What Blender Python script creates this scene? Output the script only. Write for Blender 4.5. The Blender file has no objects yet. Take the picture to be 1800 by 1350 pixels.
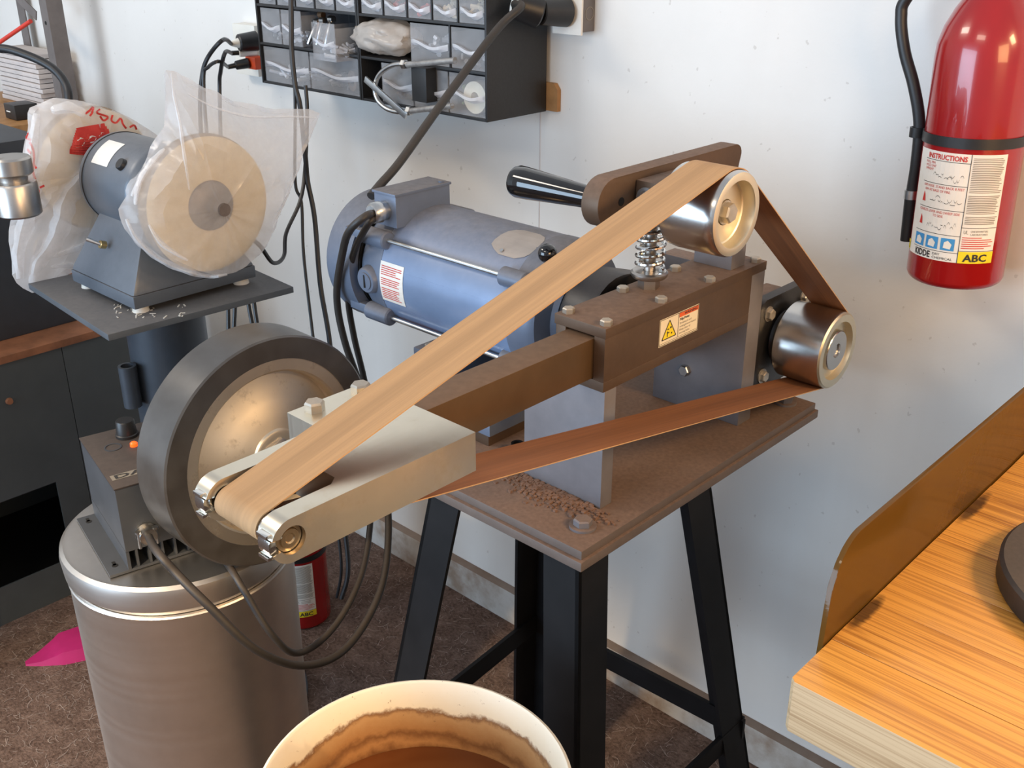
import bpy, bmesh, math, random
from mathutils import Vector, Matrix, noise
random.seed(7)
PI = math.pi
scene = bpy.context.scene
COL = scene.collection

# ---------------------------------------------------------------- camera
# World frame: X runs along the back wall, Y runs towards it (wall face at Y = 1.38), floor at Z = 0, metres.
CAM = Vector((0.0, 0.0, 1.42)); YAW = math.radians(43.2); PITCH = math.radians(24.4); FPX = 1840.0
cam_data = bpy.data.cameras.new('camera'); cam = bpy.data.objects.new('camera', cam_data); COL.objects.link(cam)
cam_data.sensor_width = 36.0; cam_data.lens = 36.0 * FPX / 1800.0; cam_data.clip_start = 0.02
cam.location = CAM; cam.rotation_euler = (PI / 2 - PITCH, 0.0, YAW)
scene.camera = cam

# ---------------------------------------------------------------- world, lights, exposure
world = bpy.data.worlds.new('world'); scene.world = world; world.use_nodes = True
_bg = world.node_tree.nodes['Background']; _bg.inputs[0].default_value = (0.84, 0.88, 0.96, 1); _bg.inputs[1].default_value = 0.70
def area(name, loc, target, size, size_y, power, color, shape='RECTANGLE'):
    d = bpy.data.lights.new(name, 'AREA'); d.shape = shape; d.size = size; d.size_y = size_y; d.energy = power; d.color = color
    o = bpy.data.objects.new(name, d); COL.objects.link(o); o.location = loc
    o.rotation_euler = (Vector(target) - Vector(loc)).to_track_quat('-Z', 'Y').to_euler(); return o
# open garage door behind and to the left of the camera: cool daylight
area('daylight_door', (-2.1, -3.3, 1.10), (-0.9, 0.9, 0.9), 3.0, 2.0, 195, (0.58, 0.78, 1.0))
# ceiling fixture in front of the wall: neutral warm
area('ceiling_lamp', (-0.5, -1.7, 2.75), (-0.7, 1.2, 0.8), 1.1, 0.35, 14, (1.0, 0.86, 0.68))
area('left_wall_fill', (-2.5, -0.5, 2.65), (-2.0, 1.2, 0.9), 1.1, 0.35, 27, (1.0, 0.88, 0.74))  # added fill light, brightens the left part of the wall
# halogen work lamp over the bench to the right: warm
area('work_lamp', (1.30, 0.05, 1.60), (-0.6, 0.6, 0.9), 0.9, 0.7, 24, (1.0, 0.60, 0.25))
# shaded bench lamp over the right half of the bench, shining down
_bl = area('bench_lamp', (0.62, 1.02, 1.72), (0.0, 0.80, 0.9), 0.25, 0.25, 6, (1.0, 0.64, 0.32)); _bl.data.spread = math.radians(105)
# added spot standing in for sunlight, aimed at the floor left of the bucket
_sd = bpy.data.lights.new('sun_patch_spot', 'SPOT'); _sd.energy = 380; _sd.color = (1.0, 0.72, 0.42); _sd.spot_size = math.radians(33); _sd.spot_blend = 0.55; _sd.shadow_soft_size = 0.05
_so = bpy.data.objects.new('sun_patch_spot', _sd); COL.objects.link(_so); _so.location = (-0.4, -1.3, 2.2); _so.rotation_euler = (Vector((-1.07, 0.17, 0.34)) - _so.location).to_track_quat('-Z', 'Y').to_euler()
scene.view_settings.view_transform = 'Standard'; scene.view_settings.look = 'None'
scene.view_settings.exposure = -0.15; scene.view_settings.gamma = 1.0; scene.view_settings.use_curve_mapping = False

# ---------------------------------------------------------------- measuring helpers (photo pixel + known plane -> world point)
_fh = Vector((-math.sin(YAW), math.cos(YAW), 0)); _fw = _fh * math.cos(PITCH) + Vector((0, 0, -math.sin(PITCH)))
_rt = Vector((math.cos(YAW), math.sin(YAW), 0)); _up = _rt.cross(_fw)
def ray(x, y): return _fw + _rt * ((x - 900) / FPX) + _up * ((675 - y) / FPX)
def onX(x, y, X): d = ray(x, y); return CAM + d * ((X - CAM.x) / d.x)
def onY(x, y, Y): d = ray(x, y); return CAM + d * ((Y - CAM.y) / d.y)
def onZ(x, y, Z): d = ray(x, y); return CAM + d * ((Z - CAM.z) / d.z)
def at(x, y, dep): return CAM + ray(x, y) * dep

# ---------------------------------------------------------------- geometry helpers
def frame(axis):
    a = Vector(axis).normalized(); t = Vector((0, 0, 1)) if abs(a.z) < 0.9 else Vector((1, 0, 0))
    u = t.cross(a).normalized(); return a, u, a.cross(u)
def smooth_path(pts, k=6):
    pts = [Vector(p) for p in pts]; out = []; n = len(pts)
    for i in range(n - 1):
        p0 = pts[max(i - 1, 0)]; p1 = pts[i]; p2 = pts[i + 1]; p3 = pts[min(i + 2, n - 1)]
        for j in range(k):
            t = j / k
            out.append(0.5 * ((2 * p1) + (p2 - p0) * t + (2 * p0 - 5 * p1 + 4 * p2 - p3) * t * t + (3 * p1 - p0 - 3 * p2 + p3) * t ** 3))
    out.append(pts[-1]); return out
class G:
    def __init__(s): s.bm = bmesh.new(); s.mi = 0
    def face(s, vs):
        try: f = s.bm.faces.new(vs); f.material_index = s.mi; return f
        except ValueError: return None
    def hexa(s, p, bev=0.0):
        v = [s.bm.verts.new(q) for q in p]   # 0-3 bottom ring, 4-7 top ring
        fs = [s.face([v[i] for i in q]) for q in ((3, 2, 1, 0), (4, 5, 6, 7), (0, 1, 5, 4), (1, 2, 6, 5), (2, 3, 7, 6), (3, 0, 4, 7))]
        if bev > 0:
            es = {e for f in fs if f for e in f.edges}
            bmesh.ops.bevel(s.bm, geom=list(es), offset=bev, segments=2, profile=0.7, affect='EDGES', clamp_overlap=True)
        return s
    def box(s, x0, x1, y0, y1, z0, z1, bev=0.0):
        return s.hexa([(x0, y0, z0), (x1, y0, z0), (x1, y1, z0), (x0, y1, z0), (x0, y0, z1), (x1, y0, z1), (x1, y1, z1), (x0, y1, z1)], bev)
    def lathe(s, origin, axis, prof, n=32, closed=False):
        a, u, w = frame(axis); o = Vector(origin); rings = []
        for h, r in prof:
            if r < 1e-6: rings.append([s.bm.verts.new(o + a * h)])
            else: rings.append([s.bm.verts.new(o + a * h + (u * math.cos(2 * PI * i / n) + w * math.sin(2 * PI * i / n)) * r) for i in range(n)])
        prs = list(zip(rings, rings[1:]))
        if closed: prs.append((rings[-1], rings[0]))
        for A, B in prs:
            for i in range(n):
                j = (i + 1) % n
                if len(A) == 1 and len(B) == 1: continue
                if len(A) == 1: s.face([A[0], B[j], B[i]])
                elif len(B) == 1: s.face([A[i], A[j], B[0]])
                else: s.face([A[i], A[j], B[j], B[i]])
        return s
    def cyl(s, p0, p1, r0, r1=None, n=24, ch=0.0):
        p0 = Vector(p0); p1 = Vector(p1); L = (p1 - p0).length; r1 = r0 if r1 is None else r1
        pr = [(0, 0), (0, r0), (L, r1), (L, 0)] if ch <= 0 else [(0, 0), (0, r0 - ch), (ch, r0), (L - ch, r1), (L, r1 - ch), (L, 0)]
        return s.lathe(p0, p1 - p0, pr, n)
    def tube(s, pts, r, n=8, k=6, raw=False):
        ps = [Vector(p) for p in pts] if raw else smooth_path(pts, k)
        rings = []; prev = None
        for i, p in enumerate(ps):
            d = (ps[min(i + 1, len(ps) - 1)] - ps[max(i - 1, 0)]).normalized()
            u = (frame(d)[1] if prev is None else (prev - d * prev.dot(d)).normalized()); w = d.cross(u); prev = u
            rr = r(i / (len(ps) - 1)) if callable(r) else r
            rings.append([s.bm.verts.new(p + (u * math.cos(2 * PI * j / n) + w * math.sin(2 * PI * j / n)) * rr) for j in range(n)])
        for A, B in zip(rings, rings[1:]):
            for i in range(n): s.face([A[i], A[(i + 1) % n], B[(i + 1) % n], B[i]])
        s.face(list(reversed(rings[0]))); s.face(rings[-1]); return s
    def prism(s, poly, plane, lo, hi, bev=0.0):
        f = {'yz': lambda a, b, c: (c, a, b), 'xz': lambda a, b, c: (a, c, b), 'xy': lambda a, b, c: (a, b, c)}[plane]
        A = [s.bm.verts.new(f(a, b, lo)) for a, b in poly]; B = [s.bm.verts.new(f(a, b, hi)) for a, b in poly]; n = len(poly)
        fs = [s.face(list(reversed(A))), s.face(B)] + [s.face([A[i], A[(i + 1) % n], B[(i + 1) % n], B[i]]) for i in range(n)]
        if bev > 0:
            es = {e for q in fs[:2] if q for e in q.edges}
            bmesh.ops.bevel(s.bm, geom=list(es), offset=bev, segments=2, profile=0.7, affect='EDGES', clamp_overlap=True)
        return s
    def hexbolt(s, p, axis, r, h, rot=0.0):
        a, u, w = frame(axis); p = Vector(p)
        for h0, h1, r0, r1, n in ((0, h * .8, r, r, 6), (h * .8, h, r, r * .86, 6)):
            A = [s.bm.verts.new(p + a * h0 + (u * math.cos(2 * PI * i / n + rot) + w * math.sin(2 * PI * i / n + rot)) * r0) for i in range(n)]
            B = [s.bm.verts.new(p + a * h1 + (u * math.cos(2 * PI * i / n + rot) + w * math.sin(2 * PI * i / n + rot)) * r1) for i in range(n)]
            for i in range(n): s.face([A[i], A[(i + 1) % n], B[(i + 1) % n], B[i]])
            s.face(list(reversed(A))); s.face(B)
        return s
    def quad(s, a, b, c, d): s.face([s.bm.verts.new(q) for q in (a, b, c, d)]); return s
    def mesh2d(s, vs, fs, f):
        V = [s.bm.verts.new(f(*v)) for v in vs]
        for q in fs: s.face([V[i] for i in q])
        return s
    def xform(s, M): bmesh.ops.transform(s.bm, matrix=M, verts=s.bm.verts); return s

MATS = {}; ROOT = {}
def mesh_of(g, name, mats, ang=38):
    if g.bm.faces: bmesh.ops.recalc_face_normals(g.bm, faces=g.bm.faces)
    me = bpy.data.meshes.new(name); g.bm.to_mesh(me); g.bm.free()
    for m in (mats if isinstance(mats, (list, tuple)) else [mats]): me.materials.append(MATS[m] if isinstance(m, str) else m)
    me.polygons.foreach_set('use_smooth', [True] * len(me.polygons)); me.set_sharp_from_angle(angle=math.radians(ang)); return me
def thing(name, label, cat, loc=(0, 0, 0), rot=0.0, group=None, M=None):
    o = bpy.data.objects.new(name, None); COL.objects.link(o); o.empty_display_size = 0.05
    o.matrix_world = M if M is not None else Matrix.Translation(loc) @ Matrix.Rotation(rot, 4, 'Z')
    ROOT[o] = o.matrix_world.copy(); o['label'] = label; o['category'] = cat
    if group: o['group'] = group
    return o
def part(name, g, mats, parent, local=False, label=None, ang=38):
    me = mesh_of(g, name, mats, ang); o = bpy.data.objects.new(name, me); COL.objects.link(o); o.parent = parent
    R = ROOT[parent]; ROOT[o] = R
    if not local: me.transform(R.inverted())
    if label: o['label'] = label
    return o
def solo(name, g, mats, label, cat, group=None, kind=None, ang=38):
    me = mesh_of(g, name, mats, ang); vs = [v.co for v in me.vertices]
    c = Vector(((min(v.x for v in vs) + max(v.x for v in vs)) / 2, (min(v.y for v in vs) + max(v.y for v in vs)) / 2, min(v.z for v in vs)))
    me.transform(Matrix.Translation(-c)); o = bpy.data.objects.new(name, me); COL.objects.link(o); o.location = c
    ROOT[o] = Matrix.Translation(c); o['label'] = label; o['category'] = cat
    if group: o['group'] = group
    if kind: o['kind'] = kind
    return o
def struct(name, g, mats, ang=38):
    me = mesh_of(g, name, mats, ang); o = bpy.data.objects.new(name, me); COL.objects.link(o); ROOT[o] = Matrix(); o['kind'] = 'structure'; return o

_tc = {}
def text2d(s, bold=0.0):
    """outline of a line of lettering: unit cap height about 0.7, left aligned at 0"""
    if (s, bold) in _tc: return _tc[(s, bold)]
    cu = bpy.data.curves.new('t', 'FONT'); cu.body = s; cu.size = 1.0; cu.resolution_u = 2; cu.offset = bold; cu.fill_mode = 'FRONT'
    ob = bpy.data.objects.new('t', cu); COL.objects.link(ob); bpy.context.view_layer.update()
    me = bpy.data.meshes.new_from_object(ob.evaluated_get(bpy.context.evaluated_depsgraph_get()))
    r = ([(v.co.x, v.co.y) for v in me.vertices], [tuple(p.vertices) for p in me.polygons])
    bpy.data.objects.remove(ob); bpy.data.curves.remove(cu); bpy.data.meshes.remove(me); _tc[(s, bold)] = r; return r
def put_text(g, s, u, v, h, f, w=None, bold=0.0):
    """lettering with cap height h at (u, v) through the surface map f; w squeezes it to a width"""
    vs, fs = text2d(s, bold)
    if not vs: return
    W = max(p[0] for p in vs); k = h / 0.7; kx = k if w is None else w / W
    g.mesh2d([(u + x * kx, v + y * k) for x, y in vs], fs, f)
def rect(g, u0, u1, v0, v1, f, n=1):
    for i in range(n):
        a = u0 + (u1 - u0) * i / n; b = u0 + (u1 - u0) * (i + 1) / n
        g.quad(f(a, v0), f(b, v0), f(b, v1), f(a, v1))

# ---------------------------------------------------------------- materials
def lin(c):
    return tuple(((x / 255) / 12.92 if x / 255 <= 0.04045 else ((x / 255 + 0.055) / 1.055) ** 2.4) for x in c)
class N:
    def __init__(s, name):
        s.m = bpy.data.materials.new(name); s.m.use_nodes = True; s.t = s.m.node_tree; s.b = s.t.nodes['Principled BSDF']; MATS[name] = s.m
        s.co = s.t.nodes.new('ShaderNodeTexCoord')
    def n(s, ty, **kw):
        x = s.t.nodes.new(ty)
        for k, v in kw.items():
            if k in x.inputs: x.inputs[k].default_value = v
            else: setattr(x, k, v)
        return x
    def l(s, a, b): s.t.links.new(a, b)
    def mapped(s, scale=(1, 1, 1), rot=(0, 0, 0)):
        m = s.n('ShaderNodeMapping'); m.inputs['Scale'].default_value = scale; m.inputs['Rotation'].default_value = rot; s.l(s.co.outputs['Object'], m.inputs[0]); return m.outputs[0]
    def noise(s, scale, detail=4, vec=None, rough=0.6):
        x = s.n('ShaderNodeTexNoise', Scale=scale, Detail=detail, Roughness=rough); s.l(vec if vec is not None else s.co.outputs['Object'], x.inputs['Vector']); return x.outputs['Fac']
    def ramp(s, fac, stops):
        r = s.n('ShaderNodeValToRGB'); e = r.color_ramp.elements
        while len(e) < len(stops): e.new(0.5)
        for q, (p, c) in zip(e, stops): q.position = p; q.color = (*c, 1) if len(c) == 3 else c
        s.l(fac, r.inputs[0]); return r.outputs[0]
    def mix(s, fac, a, b, mode='MIX'):
        x = s.n('ShaderNodeMix', data_type='RGBA', blend_type=mode)
        for sock, v in ((x.inputs[0], fac), (x.inputs[6], a), (x.inputs[7], b)):
            if hasattr(v, 'links') or hasattr(v, 'is_linked'): s.l(v, sock)
            else: sock.default_value = v if not isinstance(v, tuple) else (*v, 1)
        return x.outputs[2]
    def math(s, op, a, b=0.0, clamp=False):
        x = s.n('ShaderNodeMath', operation=op, use_clamp=clamp)
        for sock, v in ((x.inputs[0], a), (x.inputs[1], b)):
            if hasattr(v, 'is_linked'): s.l(v, sock)
            else: sock.default_value = v
        return x.outputs[0]
    def bump(s, h, strength=0.2, dist=0.002):
        x = s.n('ShaderNodeBump', Strength=strength, Distance=dist); s.l(h, x.inputs['Height']); s.l(x.outputs[0], s.b.inputs['Normal'])
    def set(s, color=None, rough=None, metal=None, spec=None, trans=None, ior=None, alpha=None, coat=None, emis=None, estr=None):
        for k, v in (('Base Color', color), ('Roughness', rough), ('Metallic', metal), ('Specular IOR Level', spec), ('Transmission Weight', trans), ('IOR', ior), ('Alpha', alpha), ('Coat Weight', coat), ('Emission Color', emis), ('Emission Strength', estr)):
            if v is None: continue
            if hasattr(v, 'is_linked'): s.l(v, s.b.inputs[k])
            else: s.b.inputs[k].default_value = (*v, 1) if isinstance(v, tuple) and len(v) == 3 else v
        return s
    def upness(s, lo=0.3, hi=0.95):
        g = s.n('ShaderNodeNewGeometry'); x = s.n('ShaderNodeSeparateXYZ'); s.l(g.outputs['Normal'], x.inputs[0])
        m = s.n('ShaderNodeMapRange'); m.inputs[1].default_value = lo; m.inputs[2].default_value = hi; s.l(x.outputs['Z'], m.inputs[0]); return m.outputs[0]

def plain(name, color, rough=0.5, metal=0.0, var=0.12, scale=30, spec=None, coat=None, bump=0.0):
    m = N(name); f = m.noise(scale, 4); a = tuple(c * (1 - var) for c in color); b = tuple(min(1, c * (1 + var)) for c in color)
    m.set(color=m.ramp(f, [(0.3, a), (0.7, b)]), rough=rough, metal=metal, spec=spec, coat=coat)
    if bump: m.bump(f, bump, 0.001)
    return m
def dusty(name, color, dust, rough=0.45, metal=0.0, amount=0.8, scale=22, side=0.12, lo=0.25):
    """painted or bare metal with grinding dust settled on its upward faces"""
    m = N(name); f = m.noise(scale, 5); f2 = m.noise(scale * 7, 3)
    up = m.upness(lo, 0.98); a = m.math('MULTIPLY', m.math('ADD', m.math('MULTIPLY', up, amount), side), m.math('ADD', m.math('MULTIPLY', f, 0.7), 0.55), True)
    c = m.ramp(f, [(0.3, tuple(x * 0.88 for x in color)), (0.7, tuple(x * 1.1 for x in color))])
    d = m.ramp(f2, [(0.3, tuple(x * 0.82 for x in dust)), (0.7, tuple(min(1, x * 1.12) for x in dust))])
    m.set(color=m.mix(a, c, d), rough=m.math('ADD', m.math('MULTIPLY', a, 0.45), rough, True), metal=m.math('MULTIPLY', m.math('SUBTRACT', 1.0, a), metal))
    m.bump(f2, 0.15, 0.0006); return m
DUST = lin((128, 106, 92))
dusty('steel_dusty', lin((86, 68, 52)), lin((118, 96, 82)), 0.42, 0.55, 0.75, 20, 0.22)
dusty('bar_steel', lin((118, 92, 64)), lin((112, 90, 74)), 0.34, 0.75, 0.7, 16, 0.10)
dusty('plate_grey', lin((122, 121, 126)), DUST, 0.45, 0.35, 0.85, 24, 0.10)
dusty('table_steel', lin((108, 98, 92)), lin((120, 98, 85)), 0.5, 0.35, 0.9, 30, 0.15)
dusty('motor_blue', lin((126, 148, 182)), lin((116, 110, 108)), 0.24, 0.25, 0.92, 16, 0.0, 0.15)
dusty('bell_blue', lin((104, 116, 136)), lin((112, 108, 108)), 0.34, 0.2, 0.90, 16, 0.05, 0.1)
dusty('bolt_steel', lin((190, 184, 172)), lin((160, 142, 124)), 0.30, 0.8, 0.45, 60, 0.05)
dusty('black_dusty', (0.012, 0.012, 0.013), lin((74, 62, 56)), 0.35, 0.0, 0.35, 40, 0.02)
dusty('buffer_grey', lin((96, 104, 114)), lin((126, 122, 120)), 0.32, 0.25, 0.4, 18, 0.03)
dusty('pedestal_plate', lin((92, 98, 104)), lin((112, 106, 102)), 0.45, 0.2, 0.5, 18, 0.06)
dusty('panel_dark', lin((58, 52, 50)), lin((84, 74, 68)), 0.45, 0.2, 0.5, 20, 0.05)
plain('pedestal_dark', lin((66, 72, 80)), 0.38, 0.3, 0.15, 14)
plain('leg_black', (0.008, 0.008, 0.009), 0.5, 0.0, 0.25, 20, spec=0.18)
plain('gloss_black', (0.006, 0.006, 0.007), 0.07, 0.0, 0.1, 20, coat=0.4)
plain('black_plastic', (0.014, 0.014, 0.015), 0.4, 0.0, 0.2, 60)
plain('cabinet_black', (0.016, 0.016, 0.017), 0.45, 0.0, 0.2, 300, bump=0.1)
plain('cable_black', (0.016, 0.016, 0.018), 0.45, 0.0, 0.3, 40)
dusty('cable_dusty', (0.018, 0.017, 0.016), lin((84, 72, 62)), 0.45, 0.0, 0.4, 60, 0.06, 0.1)
plain('dark_hole', (0.004, 0.004, 0.004), 0.8, 0.0, 0.1, 20)
plain('white_plastic', lin((222, 219, 210)), 0.45, 0.0, 0.05, 20)
plain('label_white', lin((228, 224, 216)), 0.5, 0.0, 0.04, 20)
plain('label_cream', lin((226, 214, 186)), 0.5, 0.0, 0.04, 20)
plain('ink_black', lin((44, 42, 42)), 0.6, 0.0, 0.05)
plain('ink_grey', lin((128, 122, 112)), 0.6, 0.0, 0.05)
plain('ink_red', lin((198, 52, 44)), 0.6, 0.0, 0.05)
plain('ink_orange', lin((214, 94, 42)), 0.6, 0.0, 0.05)
plain('ink_yellow', lin((232, 208, 34)), 0.55, 0.0, 0.05)
plain('ink_blue', lin((62, 142, 200)), 0.55, 0.0, 0.05)
plain('nameplate', lin((168, 156, 146)), 0.5, 0.4, 0.10, 24)
plain('orange_plastic', lin((196, 66, 24)), 0.45, 0.0, 0.08)
plain('pink_plastic', lin((164, 36, 98)), 0.45, 0.0, 0.08)
plain('red_rod', lin((206, 58, 44)), 0.45, 0.0, 0.08)
plain('red_paint', lin((150, 18, 20)), 0.22, 0.0, 0.06, 20, coat=0.5)
plain('shelf_grey', lin((112, 106, 104)), 0.55, 0.3, 0.15, 20)
plain('machine_grey', lin((76, 80, 80)), 0.5, 0.1, 0.10, 12)
plain('dark_grey', lin((62, 66, 72)), 0.5, 0.1, 0.15, 12)
plain('rusty', lin((142, 92, 62)), 0.75, 0.0, 0.35, 14, bump=0.2)
plain('chrome', (0.72, 0.72, 0.70), 0.14, 1.0, 0.06, 60)
plain('galvanised', (0.55, 0.56, 0.56), 0.3, 1.0, 0.18, 40)
plain('brass', (0.60, 0.42, 0.18), 0.3, 1.0, 0.1, 60)
plain('dull_brass', (0.42, 0.32, 0.20), 0.35, 1.0, 0.2, 90)
plain('buff_cotton', lin((214, 192, 152)), 0.85, 0.0, 0.10, 60, bump=0.2)
plain('buff_edge', lin((142, 122, 100)), 0.9, 0.0, 0.2, 90, bump=0.4)
plain('hub_grey', lin((118, 108, 102)), 0.5, 0.5, 0.2, 50)
plain('paper', lin((196, 188, 184)), 0.7, 0.0, 0.06, 30)
plain('tan_wood', lin((158, 116, 70)), 0.6, 0.0, 0.2, 30)
plain('tape_white', lin((232, 222, 196)), 0.5, 0.0, 0.05)
plain('bits_grey', lin((150, 148, 146)), 0.4, 0.4, 0.3, 80)
plain('bits_red', lin((206, 84, 78)), 0.4, 0.0, 0.2, 80)
plain('bits_brown', lin((110, 84, 62)), 0.45, 0.4, 0.3, 80)
plain('bits_cream', lin((226, 206, 172)), 0.5, 0.0, 0.15, 80)
plain('bits_green', lin((96, 120, 70)), 0.5, 0.0, 0.2, 80)
plain('bits_white', lin((206, 206, 208)), 0.35, 0.0, 0.1, 80)
m = N('lamp_orange'); m.set(color=lin((255, 90, 20)), rough=0.3, emis=lin((255, 84, 24)), estr=1.6)

def turned(name, color, rough, stain=None, amount=0.0, rings=900.0, axis=0):
    """machined metal: fine turning marks about the local axis, optional grime"""
    m = N(name); sep = m.n('ShaderNodeSeparateXYZ'); m.l(m.co.outputs['Object'], sep.inputs[0])
    f = m.noise(18, 4); cmb = m.n('ShaderNodeCombineXYZ'); m.l(sep.outputs[axis], cmb.inputs[0])
    f1 = m.n('ShaderNodeTexNoise', Scale=rings, Detail=2.0); m.l(cmb.outputs[0], f1.inputs['Vector'])
    c = m.ramp(f, [(0.3, tuple(x * 0.9 for x in color)), (0.7, color)])
    r = m.math('ADD', m.math('MULTIPLY', f1.outputs['Fac'], 0.10), rough - 0.05)
    if stain:
        f2 = m.noise(24, 6, rough=0.7); a = m.ramp(f2, [(0.55, (0, 0, 0)), (0.72, (1, 1, 1))]); a = m.math('MULTIPLY', a, amount)
        c = m.mix(a, c, stain); r = m.math('ADD', r, m.math('MULTIPLY', a, 0.3), True)
    m.set(color=c, rough=r, metal=1.0)
    if axis == 0: m.bump(f1.outputs['Fac'], 0.06, 0.0003)
    return m
turned('pulley_steel', (0.62, 0.60, 0.57), 0.24)
turned('pulley_face', (0.80, 0.72, 0.55), 0.42)
turned('hub_alu', (0.88, 0.78, 0.62), 0.42, (0.10, 0.06, 0.035), 0.6)
turned('block_alu', (0.78, 0.71, 0.58), 0.33, (0.55, 0.44, 0.27), 0.35, 300)
turned('stainless', (0.74, 0.71, 0.67), 0.38, None, 0.0, 60, 2)
turned('old_steel', (0.50, 0.47, 0.44), 0.34, (0.20, 0.14, 0.10), 0.5, 200)
m = N('rubber'); f = m.noise(26, 5); m.set(color=m.ramp(f, [(0.3, lin((56, 52, 48))), (0.7, lin((72, 70, 68)))]), rough=0.30, spec=0.95); m.bump(m.noise(160, 2), 0.08, 0.0005)

def belt_mat(name, base, streak, rough):
    m = N(name); a = m.mapped((1.0, 0.02, 0.02)); f = m.noise(260, 4, a, 0.7); f2 = m.noise(500, 3)
    c = m.mix(m.ramp(f, [(0.35, (0, 0, 0)), (0.7, (1, 1, 1))]), base, streak)
    sep = m.n('ShaderNodeSeparateXYZ'); m.l(m.co.outputs['Object'], sep.inputs[0]); d = m.math('DIVIDE', m.math('SUBTRACT', sep.outputs['X'], 0.177), 0.011); st = m.math('MULTIPLY', m.math('SUBTRACT', 1.0, m.math('MULTIPLY', d, d), True), 0.30)
    c = m.mix(st, c, tuple(x * 0.55 for x in streak))          # darker worn band along the middle of the belt
    m.set(color=m.mix(m.math('MULTIPLY', f2, 0.25), c, tuple(x * 0.7 for x in base)), rough=rough, spec=0.3); m.bump(f2, 0.15, 0.0004)
belt_mat('belt_grit', lin((192, 154, 112)), lin((172, 138, 102)), 0.7)
belt_mat('belt_back', lin((146, 96, 62)), lin((122, 80, 54)), 0.6)

# wall paint
m = N('wall_paint'); f = m.noise(1.6, 5); f2 = m.noise(90, 3); f3 = m.noise(85, 2, rough=0.4)
c = m.ramp(f, [(0.3, lin((214, 212, 208))), (0.7, lin((226, 224, 220)))])
sp = m.ramp(f3, [(0.735, (0, 0, 0)), (0.76, (1, 1, 1))]); c = m.mix(m.math('MULTIPLY', sp, 0.3), c, lin((150, 140, 130)))
vst = m.noise(5, 4, m.mapped((1.0, 1.0, 0.12))); c = m.mix(m.math('MULTIPLY', m.ramp(vst, [(0.5, (0, 0, 0)), (0.75, (1, 1, 1))]), 0.16), c, lin((186, 172, 156)))
m.set(color=c, rough=0.55, spec=0.3); m.bump(f2, 0.25, 0.0012)
m = N('ledge_concrete'); f = m.noise(9, 6); f2 = m.noise(50, 4); up = m.upness(0.4, 0.9)
c = m.ramp(f, [(0.35, lin((146, 128, 112))), (0.55, lin((188, 184, 178))), (0.8, lin((204, 202, 198)))])
m.set(color=m.mix(m.math('MULTIPLY', up, 0.8), c, lin((112, 92, 78))), rough=0.8); m.bump(f2, 0.4, 0.002)
m = N('floor_carpet'); f = m.noise(3, 4); f2 = m.noise(160, 4); f3 = m.noise(26, 5)
c = m.ramp(f2, [(0.3, lin((66, 53, 47))), (0.7, lin((112, 93, 84)))]); c = m.mix(m.math('MULTIPLY', m.ramp(f3, [(0.45, (0, 0, 0)), (0.7, (1, 1, 1))]), 0.45), c, lin((138, 118, 108)))
m.set(color=c, rough=0.95, spec=0.1); m.bump(f2, 0.8, 0.004)
dusty('iron_dark', lin((52, 46, 42)), lin((84, 74, 66)), 0.5, 0.2, 0.5, 30, 0.05)
plain('lint', lin((158, 144, 136)), 0.9, 0.0, 0.2, 40)
plain('dust_brown', lin((126, 98, 82)), 0.95, 0.0, 0.25, 120, bump=0.5)

BENCH_LX = -0.272 - 0.45 + 0.004
def wood(name, light, dark, tone, rough):
    m = N(name); inf = m.n('ShaderNodeObjectInfo'); off = m.n('ShaderNodeCombineXYZ'); m.l(m.math('MULTIPLY', inf.outputs['Random'], 9.0), off.inputs[0]); m.l(m.math('MULTIPLY', inf.outputs['Random'], 31.0), off.inputs[1])
    add = m.n('ShaderNodeVectorMath', operation='ADD'); m.l(m.mapped((1.6, 46, 46)), add.inputs[0]); m.l(off.outputs[0], add.inputs[1])
    w = m.n('ShaderNodeTexNoise', Scale=2.2, Detail=6.0, Roughness=0.62, Distortion=0.7); m.l(add.outputs[0], w.inputs['Vector'])
    add2 = m.n('ShaderNodeVectorMath', operation='ADD'); m.l(m.mapped((3, 330, 330)), add2.inputs[0]); m.l(off.outputs[0], add2.inputs[1])
    fine = m.n('ShaderNodeTexNoise', Scale=1.6, Detail=3.0); m.l(add2.outputs[0], fine.inputs['Vector'])
    c = m.ramp(w.outputs['Fac'], [(0.32, dark), (0.46, light), (0.62, light), (0.78, tuple(x * 0.8 + y * 0.2 for x, y in zip(light, dark)))])
    c = m.mix(m.math('MULTIPLY', m.ramp(fine.outputs['Fac'], [(0.46, (0, 0, 0)), (0.62, (1, 1, 1))]), 0.65), c, dark)
    c = m.mix(m.math('MULTIPLY', inf.outputs['Random'], tone), c, tuple(x * 0.72 for x in light))
    return m, c, w.outputs['Fac']
m, c, h = wood('bench_wood', lin((218, 158, 74)), lin((142, 84, 30)), 0.4, 0.35)
sep = m.n('ShaderNodeSeparateXYZ'); m.l(m.co.outputs['Object'], sep.inputs[0]); stn = None
for sy, ln_ in ((0.706, 0.034), (0.930, 0.042)):      # two dark scorch marks beside the guard (bench-local coordinates)
    dx = m.math('DIVIDE', m.math('SUBTRACT', sep.outputs['X'], BENCH_LX), 0.0075); dy = m.math('DIVIDE', m.math('SUBTRACT', sep.outputs['Y'], sy - 0.98), ln_)
    rr_ = m.math('ADD', m.math('ADD', m.math('MULTIPLY', dx, dx), m.math('MULTIPLY', dy, dy)), m.math('MULTIPLY', m.math('SUBTRACT', m.noise(60, 4, m.mapped((0.3, 3, 1))), 0.5), 1.1)); q = m.ramp(rr_, [(0.3, (1, 1, 1)), (0.95, (0, 0, 0))]); stn = q if stn is None else m.math('ADD', stn, q, True)
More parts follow.
